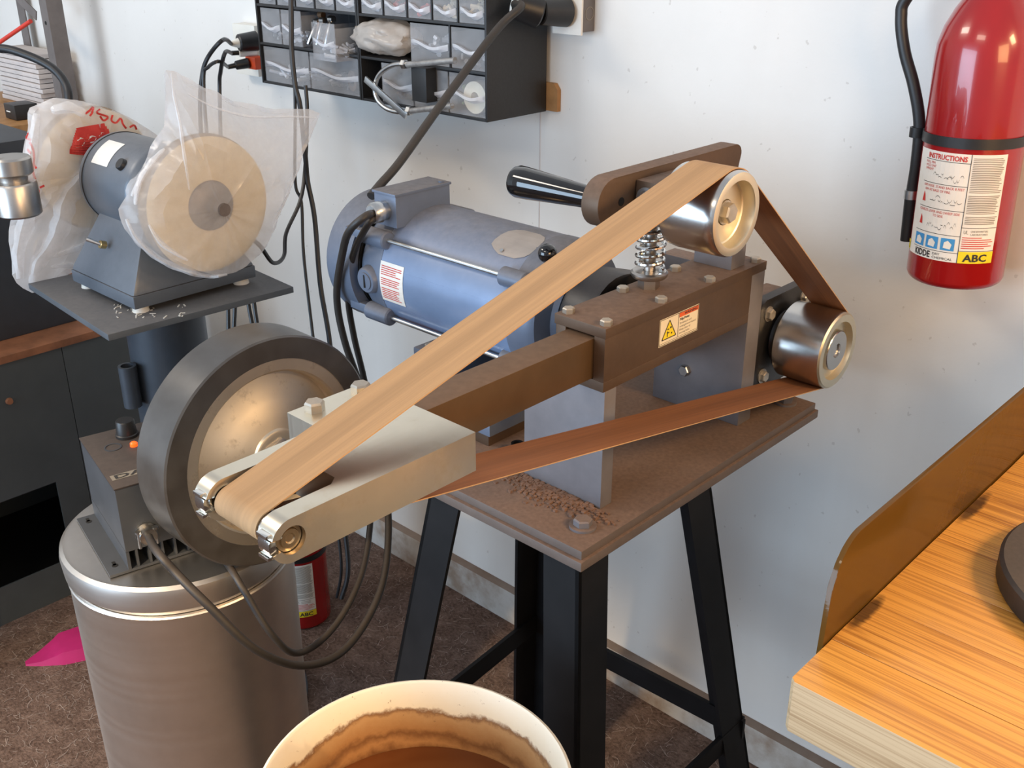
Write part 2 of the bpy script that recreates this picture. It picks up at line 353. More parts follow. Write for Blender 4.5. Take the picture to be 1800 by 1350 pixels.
c = m.mix(m.math('MULTIPLY', stn, 0.85), c, lin((48, 28, 14))); m.set(color=c, rough=0.36, coat=0.15); m.bump(h, 0.05, 0.0008)
m, c, h = wood('bench_edge', lin((204, 180, 144)), lin((158, 128, 92)), 0.3, 0.5); m.set(color=c, rough=0.6)

# bucket plastic: clean above, brown tide marks below (stains have their own ragged outline)
m = N('bucket_plastic'); sep = m.n('ShaderNodeSeparateXYZ'); m.l(m.co.outputs['Object'], sep.inputs[0]); f = m.noise(14, 6, rough=0.7); f2 = m.noise(120, 3, rough=0.8)
h = m.math('ADD', sep.outputs['Z'], m.math('MULTIPLY', m.math('SUBTRACT', f, 0.5), 0.05))
c = m.ramp(m.math('MULTIPLY', h, 1 / 0.37), [(0.0, lin((120, 70, 34))), (0.76, lin((110, 70, 38))), (0.79, lin((168, 122, 76))), (0.82, lin((120, 80, 46))), (0.84, lin((160, 116, 72))), (0.885, lin((176, 138, 94))), (0.90, lin((124, 88, 58))), (0.915, lin((226, 214, 190))), (1.0, lin((232, 224, 206)))])
c = m.mix(m.math('MULTIPLY', m.ramp(f2, [(0.66, (0, 0, 0)), (0.72, (1, 1, 1))]), 0.7), c, lin((120, 92, 66))); m.set(color=c, rough=0.45)
m = N('quench_water'); m.set(color=lin((96, 52, 22)), rough=0.04, spec=0.6, metal=0.0)
plain('bucket_outside', lin((210, 200, 176)), 0.45, 0.0, 0.08, 20)

def film(name, tint, clear, rough=0.2, sc=40, white=0.35, var=0.35):
    """thin plastic film: mostly see-through, some gloss, some milky scatter"""
    m = N(name); t = m.t; out = t.nodes['Material Output']; tr = t.nodes.new('ShaderNodeBsdfTransparent'); tr.inputs[0].default_value = (*tint, 1)
    m.set(color=tint, rough=rough, spec=0.6, trans=0.0)
    tl = t.nodes.new('ShaderNodeBsdfTranslucent'); tl.inputs[0].default_value = (*tint, 1); mx2 = t.nodes.new('ShaderNodeMixShader'); mx2.inputs[0].default_value = white
    m.l(m.b.outputs[0], mx2.inputs[1]); m.l(tl.outputs[0], mx2.inputs[2])
    f = m.noise(sc, 5); a = m.math('ADD', m.math('MULTIPLY', m.math('SUBTRACT', f, 0.5), var), clear, True)
    mx = t.nodes.new('ShaderNodeMixShader'); m.l(a, mx.inputs[0]); m.l(mx2.outputs[0], mx.inputs[1]); m.l(tr.outputs[0], mx.inputs[2]); m.l(mx.outputs[0], out.inputs[0]); m.bump(f, 0.25, 0.003)
film('film_clear', (0.92, 0.92, 0.93), 0.66, 0.10, 20, 0.35, 0.25)
film('film_fold', (0.96, 0.96, 0.97), 0.55, 0.12, 60, 0.3, 0.3)
film('film_white', (0.94, 0.93, 0.93), 0.46, 0.3, 12, 0.5, 0.3)
film('film_tan', (0.80, 0.74, 0.68), 0.25, 0.25, 30, 0.4)
film('drawer_clear', (0.93, 0.94, 0.96), 0.85, 0.06, 40, 0.1, 0.12)
film('drawer_pull', (0.95, 0.95, 0.97), 0.40, 0.06, 60, 0.3, 0.2)
film('amber_acrylic', lin((132, 96, 42)), 0.45, 0.10, 20, 0.25, 0.05)
# ================================================================ the setting
WALL = 1.38
g = G(); g.box(-4.2, 2.6, WALL, WALL + 0.1, 0, 2.7); wall_back = struct('wall_back', g, 'wall_paint')
g = G(); g.box(-4.3, -4.2, -2.2, WALL + 0.1, 0, 2.7); struct('wall_left', g, 'wall_paint')
g = G(); g.box(-4.3, 2.6, -3.2, WALL + 0.1, -0.05, 0.0); struct('floor', g, 'floor_carpet')
g = G(); g.box(-4.2, 2.6, WALL - 0.022, WALL, 0, 0.080, 0.003); struct('baseboard_back', g, 'ledge_concrete')
# plasterboard joint
p = onY(950, 175, WALL); g = G(); g.box(p.x - 0.0012, p.x + 0.0012, WALL - 0.0006, WALL + 0.002, 0.3, 2.6); struct('trim_1', g, 'paper')
# lint and fibres lying on the carpet
g = G(); rnd = random.Random(3)
for i in range(4200):
    if i < 3000: x = rnd.uniform(-2.1, -0.5); y = rnd.uniform(0.25, 1.35)
    else: x = rnd.uniform(-2.0, -1.2); y = rnd.uniform(-0.1, 0.8)
    a = rnd.uniform(0, 6.28); L = rnd.uniform(0.006, 0.028); cur = rnd.uniform(-110, 110); pts = []; q = Vector((x, y, 0.0015))
    for k in range(6):
        pts.append(q.copy()); q = q + Vector((math.cos(a), math.sin(a), rnd.uniform(-0.1, 0.16))) * (L / 5); q.z = max(q.z, 0.0012); a += cur * L / 5
    w = rnd.uniform(0.00018, 0.00042); vs = []
    for k, q in enumerate(pts):
        d = (pts[min(k + 1, 5)] - pts[max(k - 1, 0)]).normalized(); s = Vector((-d.y, d.x, 0)) * w; vs.append((g.bm.verts.new(q + s), g.bm.verts.new(q - s)))
    for k in range(5): g.face([vs[k][0], vs[k][1], vs[k + 1][1], vs[k + 1][0]])
solo('carpet_lint', g, 'lint', 'pale curly lint and fibres scattered over the brown carpet', 'lint', kind='stuff')

# ================================================================ workbench with acrylic guard
BX, BY, BZ, BT = -0.272, 0.590, 0.900, 0.047
t = thing('workbench', 'honey coloured laminated wooden workbench in the lower right corner', 'workbench', (0.45, 0.98, 0))
nst = 12; w = (WALL - 0.005 - BY) / nst; rnd = random.Random(5)
for i in range(nst):
    y0 = BY + i * w; y1 = y0 + w; ch = 0.004; z = BZ + rnd.uniform(-0.0004, 0.0004)
    g = G()
    if i == 0: g.prism([(BX + ch, y0), (1.15, y0), (1.15, y1 - 0.0004), (BX, y1 - 0.0004), (BX, y0 + ch)], 'xy', BZ - BT, z, 0.0018)
    else: g.prism([(BX, y0), (1.15, y0), (1.15, y1 - 0.0004), (BX, y1 - 0.0004)], 'xy', BZ - BT, z, 0.0005)
    o = part('plank', g, 'bench_wood' if i else ['bench_wood', 'bench_edge'], t)
    if i == 0:
        for p in o.data.polygons:
            if p.normal.z < 0.6: p.material_index = 1
for x in (-0.16, 1.04):
    for y in (BY + 0.12, WALL - 0.12):
        g = G(); g.box(x - 0.04, x + 0.04, y - 0.04, y + 0.04, 0, BZ - BT, 0.003); part('leg', g, 'bench_edge', t)
g = G(); g.box(-0.16, 1.04, BY + 0.10, BY + 0.14, BZ - BT - 0.09, BZ - BT); part('apron', g, 'bench_edge', t)
def arcp(cx, cy, r, a0, a1, n): return [(cx + r * math.cos(math.radians(a0 + (a1 - a0) * i / n)), cy + r * math.sin(math.radians(a0 + (a1 - a0) * i / n))) for i in range(n + 1)]
y0 = 0.642; zt = 0.985
g = G(); g.prism([(y0, BZ - 0.02)] + [(y0 + 0.003, BZ + 0.05)] + arcp(y0 + 0.043, zt - 0.036, 0.038, 172, 95, 7) + [(WALL - 0.006, zt + 0.002), (WALL - 0.006, BZ - 0.02)], 'yz', BX - 0.0055, BX - 0.001, 0.0008)
solo('splash_guard', g, 'amber_acrylic', 'brown translucent acrylic guard panel along the left edge of the wooden bench', 'guard')
c = onZ(1768, 985, BZ); g = G(); g.lathe((c.x + 0.112, c.y + 0.012, BZ), (0, 0, 1), [(0, 0), (0, 0.116), (0.003, 0.118), (0.020, 0.118), (0.023, 0.115), (0.024, 0.0)], 64)
disc = solo('cast_iron_disc', g, 'iron_dark', 'round dark metal base plate lying on the wooden bench at the right edge', 'disc')
g = G(); g.cyl((c.x + 0.14, c.y + 0.012, BZ + 0.023), (c.x + 0.14, c.y + 0.012, BZ + 0.12), 0.02, ch=0.002); part('post', g, 'iron_dark', disc)

# ================================================================ bucket on a stool
bx, by, bz, br = -0.556, 0.463, 0.692, 0.1455; b0 = bz - 0.37
t = thing('bucket', 'white plastic bucket with brown stained inside and rusty water', 'bucket', (bx, by, b0))
g = G(); g.lathe((bx, by, b0), (0, 0, 1), [(0.004, 0.0), (0.004, 0.122), (0.10, 0.127), (0.30, 0.1375), (0.368, 0.1405), (0.3705, 0.1425), (0.369, 0.1455), (0.360, 0.1458), (0.355, 0.143), (0.10, 0.131), (0.0, 0.127), (0.0, 0.0)], 72); part('shell', g, 'bucket_plastic', t)
g = G(); g.lathe((bx, by, b0), (0, 0, 1), [(0.287, 0.0), (0.287, 0.1365)], 64); part('water', g, 'quench_water', t, label='brown quench water')
for z, r in ((0.335, 0.1435), (0.315, 0.1425)): g = G(); g.lathe((bx, by, b0), (0, 0, 1), [(z, r - 0.003), (z, r + 0.005), (z + 0.004, r + 0.005), (z + 0.004, r - 0.003)], 64, True); part('rib', g, 'bucket_outside', t)
t = thing('stool', 'low wooden stool under the white bucket', 'stool', (bx, by, 0))
g = G(); g.cyl((bx, by, b0 - 0.03), (bx, by, b0), 0.135, n=40, ch=0.003); part('seat', g, 'bench_edge', t)
for sx, sy in ((1, 1), (1, -1), (-1, 1), (-1, -1)): g = G(); g.cyl((bx + sx * 0.085, by + sy * 0.085, 0), (bx + sx * 0.075, by + sy * 0.075, b0 - 0.03), 0.014, 0.017, 14); part('leg', g, 'bench_edge', t)
# ================================================================ pedestal stand
TZ = 0.812          # top of the grinder's base plate
t = thing('pedestal_stand', 'black angle iron stand with four splayed legs under the belt grinder', 'stand', (-0.70, 0.84, 0))
g = G(); g.box(-1.010, -0.572, 0.714, 1.217, TZ - 0.022, TZ - 0.0105, 0.002); part('top_plate', g, 'table_steel', t)
S = 0.14; FL = 0.05; TH = 0.005
corner = {(1, -1): (-0.583, 0.724), (-1, -1): (-0.812, 0.722), (1, 1): (-0.583, 0.972), (-1, 1): (-0.842, 0.955)}
def legpt(c, sx, sy, z): d = (TZ - 0.022) - z; return Vector((c[0] + sx * S * d, c[1] + sy * S * d, z))
for (sx, sy), c in corner.items():
    g = G()
    def ring(z, ox0, ox1, oy0, oy1):
        p = legpt(c, sx, sy, z); return [p + Vector((a, b, 0)) for a, b in ((ox0, oy0), (ox1, oy0), (ox1, oy1), (ox0, oy1))]
    for e in ((0, -sx * FL, 0, -sy * TH), (0, -sx * TH, 0, -sy * FL)): g.hexa(ring(0, *e) + ring(TZ - 0.022, *e))
    part('leg', g, 'leg_black', t)
ks = list(corner)
for a, b in (((-1, 1), (1, 1)), ((-1, -1), (-1, 1)), ((1, -1), (1, 1)), ((-1, -1), (1, -1))):
    z = 0.385; p = legpt(corner[a], *a, z); q = legpt(corner[b], *b, z); d = (q - p).normalized(); n = Vector((-d.y, d.x, 0)) * 0.003
    inn = Vector((-(a[0] + b[0]) / 2, -(a[1] + b[1]) / 2, 0)) * 0.007; p += inn; q += inn
    g = G(); g.hexa([p - n, q - n, q + n, p + n] + [v + Vector((0, 0, 0.032)) for v in (p - n, q - n, q + n, p + n)]); part('stretcher', g, 'leg_black', t)

# ================================================================ belt grinder
gr = thing('belt_grinder', 'large two inch belt grinder with blue motor bolted on the black stand', 'belt grinder', (-0.75, 0.95, TZ - 0.0105))
g = G(); g.box(-1.007, -0.5755, 0.7185, 1.213, TZ - 0.0105, TZ, 0.0015); base = part('base_plate', g, 'table_steel', gr)
for x, y in ((-0.606, 0.757), (-0.606, 1.185)):
    g = G(); g.cyl((x, y, TZ), (x, y, TZ + 0.003), 0.015, n=24); g.hexbolt((x, y, TZ + 0.003), (0, 0, 1), 0.0105, 0.008, 0.3); part('bolt', g, 'plate_grey', base)
for x, y in ((-0.775, 0.835), (-0.76, 0.80)):
    g = G(); g.lathe((x, y, TZ), (0, 0, 1), [(0, 0), (0, 0.008), (0.012, 0.008), (0.012, 0.005), (0.006, 0.005), (0.006, 0)], 20); part('cap_screw', g, 'leg_black', base)
g = G(); rnd = random.Random(9)      # heap of grinding dust around the front post
for i in range(900):
    a = rnd.gauss(0, 0.035); b = abs(rnd.gauss(0, 0.014)); x = -0.672 + a; y = 0.797 - b
    if not (-0.76 < x < -0.58 and y > 0.722): continue
    r = rnd.uniform(0.0007, 0.0022); g.box(x - r, x + r, y - r, y + r, TZ, TZ + r * rnd.uniform(0.6, 1.6))
o = part('dust_heap', g, 'dust_brown', base, label='brown grinding dust'); o['kind'] = 'stuff'
g = G(); g.box(-0.730, -0.615, 0.798, 0.818, TZ, 0.9555, 0.0012); part('front_post', g, 'plate_grey', gr)
g = G(); g.box(-0.750, -0.615, 1.080, 1.110, TZ, 1.0160, 0.0012); rp = part('rear_post', g, 'plate_grey', gr)
for x, z in ((-0.700, 0.866), (-0.648, 0.832)): g = G(); g.hexbolt((x, 1.080, z), (0, -1, 0), 0.008, 0.006); part('bolt', g, 'galvanised', rp)
g = G(); g.box(-0.682, -0.615, 0.795, 1.080, 0.9555, 0.9670, 0.001); part('beam_bottom', g, 'steel_dusty', gr)
g = G(); g.box(-0.6295, -0.615, 0.795, 1.080, 0.9670, 1.0165, 0.0008); bs = part('beam_side', g, 'steel_dusty', gr)
g = G(); g.box(-0.682, -0.6685, 0.795, 1.080, 0.9670, 1.0165, 0.0008); part('beam_side', g, 'steel_dusty', gr)
g = G(); g.box(-0.684, -0.614, 0.7945, 1.1105, 1.0165, 1.028, 0.0012); tp = part('top_plate', g, 'steel_dusty', gr)
BT_ = 1.028
for x, y in ((-0.622, 0.805), (-0.622, 0.901), (-0.622, 0.996), (-0.622, 1.096), (-0.674, 0.806), (-0.674, 0.900), (-0.674, 1.002)):
    g = G(); g.hexbolt((x, y, BT_), (0, 0, 1), 0.0068, 0.006, 0.4 + y * 9); part('bolt', g, 'bolt_steel', tp)
# warning label on the near face of the beam
X = -0.6146; c0 = onX(1157, 617, X); c1 = onX(1229, 536, X); y0, y1 = c0.y, c1.y; zb, zt = 0.978, 1.0105
W = y1 - y0; H = zt - zb; F = lambda d: (lambda u, v: (X + d, y0 + u, zb + v))
g = G(); rect(g, 0, W, 0, H, F(0)); lab = part('warning_label', g, 'label_cream', bs, label='white and yellow nip point warning label')
ROOT[lab] = ROOT[bs]
def sub(name, g, mat, parent): o = part(name, g, mat, parent); return o
# flat print on the label (one part, several inks)
g = G(); f = F(0.0002); e = 0.0007
for a in ((e, W - e, e, 2 * e), (e, W - e, H - 2 * e, H - e), (e, 2 * e, e, H - e), (W - 2 * e, W - e, e, H - e), (0.47 * W, 0.48 * W, 4 * e, H - e), (e, W - e, 4 * e, 4.6 * e)): rect(g, *a, f)
g.mi = 1; f = F(0.0003); tri = [(0.07 * W, 0.22 * H), (0.42 * W, 0.22 * H), (0.245 * W, 0.86 * H)]; g.mesh2d(tri, [(0, 1, 2)], f)
g.mi = 0
for i in range(3):
    a = tri[i]; b = tri[(i + 1) % 3]; d = Vector((b[0] - a[0], b[1] - a[1])).normalized(); n = Vector((-d.y, d.x)) * 0.0006; g.quad(F(0.0004)(a[0] + n.x, a[1] + n.y), F(0.0004)(b[0] + n.x, b[1] + n.y), F(0.0004)(b[0] - n.x, b[1] - n.y), F(0.0004)(a[0] - n.x, a[1] - n.y))
f = F(0.00045)
for a in ((0.19, 0.21, 0.28, 0.48), (0.21, 0.25, 0.40, 0.44), (0.19, 0.24, 0.53, 0.57), (0.26, 0.30, 0.55, 0.62), (0.29, 0.32, 0.34, 0.40)): rect(g, a[0] * W, a[1] * W, a[2] * H, a[3] * H, f)
g.mi = 2; rect(g, 0.49 * W, W - 2 * e, 0.80 * H, H - 2 * e, F(0.0003))
g.mi = 0; put_text(g, 'WARNING', 0.62 * W, 0.835 * H, 0.095 * H, f, 0.33 * W, 0.02); put_text(g, 'Nip Point', 0.51 * W, 0.68 * H, 0.085 * H, f, 0.24 * W, 0.02)
g.mi = 3
for k, s in enumerate(('Drawing in and', 'entanglement hazard', 'Keep clear of', 'moving belts')): put_text(g, s, 0.51 * W, (0.54 - 0.12 * k) * H, 0.07 * H, f, (0.30, 0.42, 0.28, 0.26)[k] * W)
part('lettering', g, ['ink_black', 'ink_yellow', 'ink_orange', 'ink_grey'], bs)

# square tool bar with the aluminium roller head
g = G(); g.box(-0.668, -0.630, 0.44, 1.06, 0.9680, 1.0135, 0.0012); part('tool_bar', g, 'bar_steel', gr)
HZ0, HZ1 = 1.0138, 1.048; RY, RZ = 0.337, 1.031; HR = 0.0172
g = G()
def carm(x0, x1):
    outer_t = arcp(RY, RZ, HR, 90, 160, 8); outer_b = arcp(RY, RZ, HR, 200, 270, 8); hole = arcp(RY, RZ, 0.0108, 153, -153, 22)
    g.prism([(0.512, HZ1)] + outer_t + hole + outer_b + [(0.512, HZ0)], 'yz', x0, x1)
g.prism([(-0.6, 0.384), (-0.594, 0.392), (-0.543, 0.392), (-0.537, 0.384), (-0.537, 0.512), (-0.6, 0.512)], 'xy', HZ0, HZ1); g.box(-0.656, -0.6155, 0.432, 0.512, HZ0, HZ1)
carm(-0.537, -0.520); carm(-0.6155, -0.600); head = part('roller_head', g, 'block_alu', gr)
for x, y in ((-0.643, 0.450), (-0.643, 0.498)): g = G(); g.hexbolt((x, y, HZ1), (0, 0, 1), 0.0085, 0.0085, y * 20); part('bolt', g, 'bolt_steel', head)
for x, s in ((-0.5215, 1), (-0.614, -1)):
    g = G(); g.lathe((x - s * 0.010, RY, RZ), (s, 0, 0), [(0, 0), (0, 0.0102), (0.007, 0.0102), (0.007, 0.0078), (0.0085, 0.0072), (0.0085, 0.004), (0.0075, 0.003), (0.0075, 0)], 24); part('axle_end', g, 'dull_brass', head)
for x0, x1 in ((-0.535, -0.522), (-0.6135, -0.602)):
    g = G(); g.prism(arcp(RY, RZ, 0.0178, 163, 197, 6) + arcp(RY, RZ, 0.0125, 197, 163, 6), 'yz', x0, x1, 0.0004)
    for zz in (RZ + 0.0085, RZ - 0.0085): g.box(x0 + 0.001, x1 - 0.001, RY - 0.0190, RY - 0.0140, zz - 0.0013, zz + 0.0013, 0.0004)
    part('retaining_clip', g, 'chrome', head)
g = G(); g.cyl((-0.599, RY, RZ), (-0.538, RY, RZ), 0.0112, n=28, ch=0.001); part('nose_roller', g, 'pulley_steel', head)

# pulleys
TY, TZ_, TR = 0.904, 1.1404, 0.0446; DY, DZ, DR = 1.177, 0.9095, 0.0505
g = G(); g.lathe((-0.606, TY, TZ_), (1, 0, 0), [(0, 0), (0, 0.040), (0.002, 0.0435), (0.010, TR), (0.055, TR), (0.064, 0.0440), (0.0668, 0.0425), (0.0675, 0.0405), (0.0672, 0.0345), (0.065, 0.0335), (0.054, 0.0325), (0.053, 0.031), (0.053, 0.0135), (0.050, 0.0125), (0.050, 0.0)], 64)
tpul = part('tension_pulley', g, 'pulley_steel', gr, ang=30)
for p in tpul.data.polygons:
    if abs(p.normal.x) > 0.7 and p.center.x > 0.05: p.material_index = 1
tpul.data.materials.append(MATS['pulley_face'])
for p in tpul.data.polygons:
    if p.center.x + ROOT[gr].translation.x > -0.606 + 0.0485 and ((p.center.y + ROOT[gr].translation.y - TY) ** 2 + (p.center.z + ROOT[gr].translation.z - TZ_) ** 2) ** 0.5 < 0.0418: p.material_index = 1
g = G(); g.cyl((-0.556, TY, TZ_), (-0.552, TY, TZ_), 0.0125, n=24); g.hexbolt((-0.552, TY, TZ_), (1, 0, 0), 0.0105, 0.0085, 0.2); part('bolt', g, 'bolt_steel', tpul)
g = G(); g.lathe((-0.606, DY, DZ), (1, 0, 0), [(0, 0), (0, 0.048), (0.003, DR), (0.058, DR), (0.066, DR - 0.0006), (0.068, DR - 0.003), (0.068, 0.0385), (0.063, 0.0375), (0.060, 0.0365), (0.060, 0.027), (0.0655, 0.0262), (0.0665, 0.0252), (0.0665, 0.0095), (0.064, 0.009), (0.064, 0)], 64)
dpul = part('drive_pulley', g, ['pulley_steel', 'pulley_face'], gr, ang=30)
for p in dpul.data.polygons:
    r = ((p.center.y + ROOT[gr].translation.y - DY) ** 2 + (p.center.z + ROOT[gr].translation.z - DZ) ** 2) ** 0.5
    if p.center.x + ROOT[gr].translation.x > -0.606 + 0.0585 and 0.027 < r < 0.0495: p.material_index = 1
g = G(); g.cyl((-0.70, DY, DZ), (-0.5425, DY, DZ), 0.0088, n=20); part('shaft', g, 'pulley_steel', dpul)
# bearing bracket behind the drive pulley
g = G(); g.box(-0.668, -0.630, 1.110, 1.212, TZ, 0.962, 0.0025); br_ = part('bearing_bracket', g, 'steel_dusty', gr)
rr = 0.016; sq = []
for cx, cy, a in ((1.226, 0.956, 0), (1.128, 0.956, 90), (1.128, 0.862, 180), (1.226, 0.862, 270)): sq += arcp(cx, cy, rr, a, a + 90, 5)
g = G(); g.prism(sq, 'yz', -0.630, -0.6165, 0.002); g.lathe((-0.6165, DY, DZ), (1, 0, 0), [(0, 0.036), (0.004, 0.034), (0.0065, 0.026), (0.0065, 0.0)], 32); part('bearing_flange', g, 'black_dusty', br_)
for y, z in ((1.132, 0.952), (1.132, 0.866), (1.222, 0.952), (1.222, 0.866)): g = G(); g.cyl((-0.6165, y, z), (-0.615, y, z), 0.010, n=18); g.hexbolt((-0.615, y, z), (1, 0, 0), 0.0078, 0.0055, y * 5); part('bolt', g, 'bolt_steel', br_)

# abrasive belt round roller, drive pulley and tension pulley
th = 0.0011; X0, X1 = -0.5965, -0.5455
cs = [(RY, RZ, 0.0114), (DY, DZ, DR + 0.0003), (TY, TZ_, TR + 0.0003)]
norms = []
for i in range(3):
    a = cs[i]; b = cs[(i + 1) % 3]; d = Vector((b[0] - a[0], b[1] - a[1])); L = d.length; d /= L; s = (a[2] - b[2]) / L; right = Vector((d.y, -d.x)); norms.append(d * s + right * math.sqrt(1 - s * s))
path = []
for i in range(3):
    c = cs[i]; a0 = math.atan2(norms[i - 1].y, norms[i - 1].x); a1 = math.atan2(norms[i].y, norms[i].x)
    while a1 < a0: a1 += 2 * PI
    for k in range(15): a = a0 + (a1 - a0) * k / 14; path.append((c[0], c[1], c[2], math.cos(a), math.sin(a)))
    nxt = cs[(i + 1) % 3]; n = norms[i]
    for k in range(1, 8): s = k / 8; path.append((c[0] + (nxt[0] - c[0]) * s, c[1] + (nxt[1] - c[1]) * s, c[2] + (nxt[2] - c[2]) * s, n.x, n.y))
g = G(); V = []
for y, z, r, ny, nz in path: V.append([g.bm.verts.new(q) for q in ((X0, y + ny * r, z + nz * r), (X1, y + ny * r, z + nz * r), (X1, y + ny * (r + th), z + nz * (r + th)), (X0, y + ny * (r + th), z + nz * (r + th)))])
for i in range(len(V)):
    A = V[i]; B = V[(i + 1) % len(V)]
    for k in range(4): g.mi = 1 if k == 0 else 0; g.face([A[k], A[(k + 1) % 4], B[(k + 1) % 4], B[k]])
part('abrasive_belt', g, ['belt_grit', 'belt_back'], gr, label='tan abrasive belt with darker brown backing')

# tension arm, handle, spring
g = G(); zl, zh = 1.1215, 1.1735; r = (zh - zl) / 2
g.prism(arcp(0.812 + r * 0.8, (zl + zh) / 2, r, 90, 270, 14) + [(0.875, zl), (0.890, zl + 0.012), (1.010, zl + 0.012), (1.062, zl + 0.004)] + arcp(1.060, zh - 0.012, 0.012, 0, 90, 5), 'yz', -0.662, -0.640, 0.0015)
arm = part('tension_arm', g, 'steel_dusty', gr)
g = G(); g.box(-0.6395, -0.6075, 0.868, 0.942, 1.121, 1.166, 0.002); part('pulley_carrier', g, 'steel_dusty', arm)
g = G(); g.lathe((-0.6235, 0.868, 1.149), (0, -1, 0), [(0, 0), (0, 0.012), (0.004, 0.012), (0.004, 0.0085), (0.001, 0.008), (0.001, 0)], 24); part('adjusting_ring', g, 'galvanised', arm)
g = G(); g.cyl((-0.6402, 0.845, 1.147), (-0.6394, 0.845, 1.147), 0.0045, n=18); part('screw_hole', g, 'dark_hole', arm)
g = G(); g.cyl((-0.69, TY, TZ_), (-0.556, TY, TZ_), 0.0075, n=18); part('pulley_axle', g, 'bolt_steel', arm)
g = G(); g.lathe((-0.660, 0.8215, 1.152), (-1, 0, 0.0), [(0, 0), (0, 0.0115), (0.02, 0.0125), (0.088, 0.0172), (0.100, 0.0176), (0.105, 0.0160), (0.106, 0.0125), (0.106, 0.0)], 40); part('handle', g, 'gloss_black', arm, label='glossy black tapered handle')
g = G(); g.box(-0.678, -0.625, 1.046, 1.0765, BT_, 1.136, 0.0015); part('pivot_block', g, 'plate_grey', gr)
sx, sy = -0.661, 0.931
g = G(); g.hexbolt((sx, sy, BT_), (0, 0, 1), 0.0125, 0.0125, 0.2); g.cyl((sx, sy, 1.0405), (sx, sy, 1.135), 0.0065, n=16); stud = part('spring_stud', g, 'old_steel', gr)
g = G(); g.lathe((sx, sy, 1.0405), (0, 0, 1), [(0, 0.007), (0, 0.019), (0.003, 0.0212), (0.006, 0.0212), (0.008, 0.019), (0.008, 0.007)], 36, True); part('spring_seat', g, 'old_steel', stud)
pts = [Vector((sx + 0.0152 * math.cos(a), sy + 0.0152 * math.sin(a), 1.0512 + (a / (2 * PI)) * 0.0092)) for a in [2 * PI * 7.6 * i / 180 for i in range(181)]]
g = G(); g.tube(pts, 0.0024, 8, raw=True); part('spring', g, 'chrome', stud)

# ---- motor
MX0, MX1, MY, MZ, MR = -1.042, -0.805, 0.936, 0.969, 0.0880
g = G(); g.lathe((MX0, MY, MZ), (1, 0, 0), [(0, 0), (0, MR), (MX1 - MX0, MR), (MX1 - MX0, 0)], 64); mo = part('motor', g, 'motor_blue', gr)
g = G(); g.lathe((MX0 - 0.045, MY, MZ), (1, 0, 0), [(0, 0), (0, 0.078), (0.012, 0.084), (0.045, 0.0885), (0.049, 0.0885), (0.049, 0)], 64)
for a in (145, 215, 35, -35):
    yy = MY + 0.0935 * math.cos(math.radians(a)); zz = MZ + 0.0935 * math.sin(math.radians(a)); g.cyl((MX0 - 0.035, yy, zz), (MX0 + 0.012, yy, zz), 0.0125, n=20, ch=0.002)
part('rear_end_bell', g, 'bell_blue', mo)
g = G(); g.lathe((MX0 - 0.052, MY, MZ), (-1, 0, 0), [(0, 0.080), (0, 0.0945), (0.042, 0.0945), (0.056, 0.090), (0.064, 0.078), (0.067, 0.05), (0.067, 0.0)], 64); fc = part('fan_cover', g, 'bell_blue', mo)
g = G(); g.lathe((MX0 - 0.053, MY, MZ), (1, 0, 0), [(0, 0.0), (0, 0.079), (0.004, 0.079), (0.004, 0.0)], 48); part('vent_gap', g, 'dark_hole', mo)
for a in (145, 215, 35, -35):
    yy = MY + 0.092 * math.cos(math.radians(a)); zz = MZ + 0.092 * math.sin(math.radians(a)); g = G(); g.box(MX0 - 0.072, MX0 - 0.030, yy - 0.006, yy + 0.006, zz - 0.006, zz + 0.006, 0.002); part('cover_lug', g, 'bell_blue', mo)
g = G(); g.lathe((MX1 - 0.002, MY, MZ), (1, 0, 0), [(0, 0), (0, 0.0885), (0.03, 0.0885), (0.040, 0.082), (0.046, 0.060), (0.052, 0.056), (0.052, 0)], 64)
for a in (145, 215, 35, -35):
    yy = MY + 0.0925 * math.cos(math.radians(a)); zz = MZ + 0.0925 * math.sin(math.radians(a)); g.cyl((MX1 - 0.018, yy, zz), (MX1 + 0.022, yy, zz), 0.0120, n=20, ch=0.002)
part('front_end_bell', g, 'bell_blue', mo)
for a in (145, 215, 35, -35):
    yy = MY + 0.0945 * math.cos(math.radians(a)); zz = MZ + 0.0945 * math.sin(math.radians(a)); g = G(); g.cyl((MX0, yy, zz), (MX1, yy, zz), 0.0032, n=10); part('tie_rod', g, 'galvanised', mo)
# terminal box and cable glands
bc = onY(695, 347, 0.868); bxr = bc.x; bzt = bc.z
g = G(); g.box(bxr - 0.043, bxr, 0.868, 0.965, bzt - 0.042, bzt, 0.0015); tb = part('terminal_box', g, 'bell_blue', mo)
g = G(); g.box(bxr - 0.045, bxr + 0.0015, 0.866, 0.967, bzt, bzt + 0.0035, 0.001); g.cyl((bxr - 0.006, 0.955, bzt + 0.0035), (bxr - 0.006, 0.955, bzt + 0.006), 0.004, n=12); part('box_lid', g, 'bell_blue', mo)
glp = Vector((bxr - 0.022, 0.868, bzt - 0.021))
for dz, dx in ((0, 0),): g = G(); g.lathe(glp, (0, -1, 0), [(0, 0), (0, 0.0125), (0.010, 0.0125), (0.010, 0.0145), (0.020, 0.0140), (0.024, 0.0105), (0.024, 0.0)], 12); part('cable_gland', g, 'galvanised', mo)
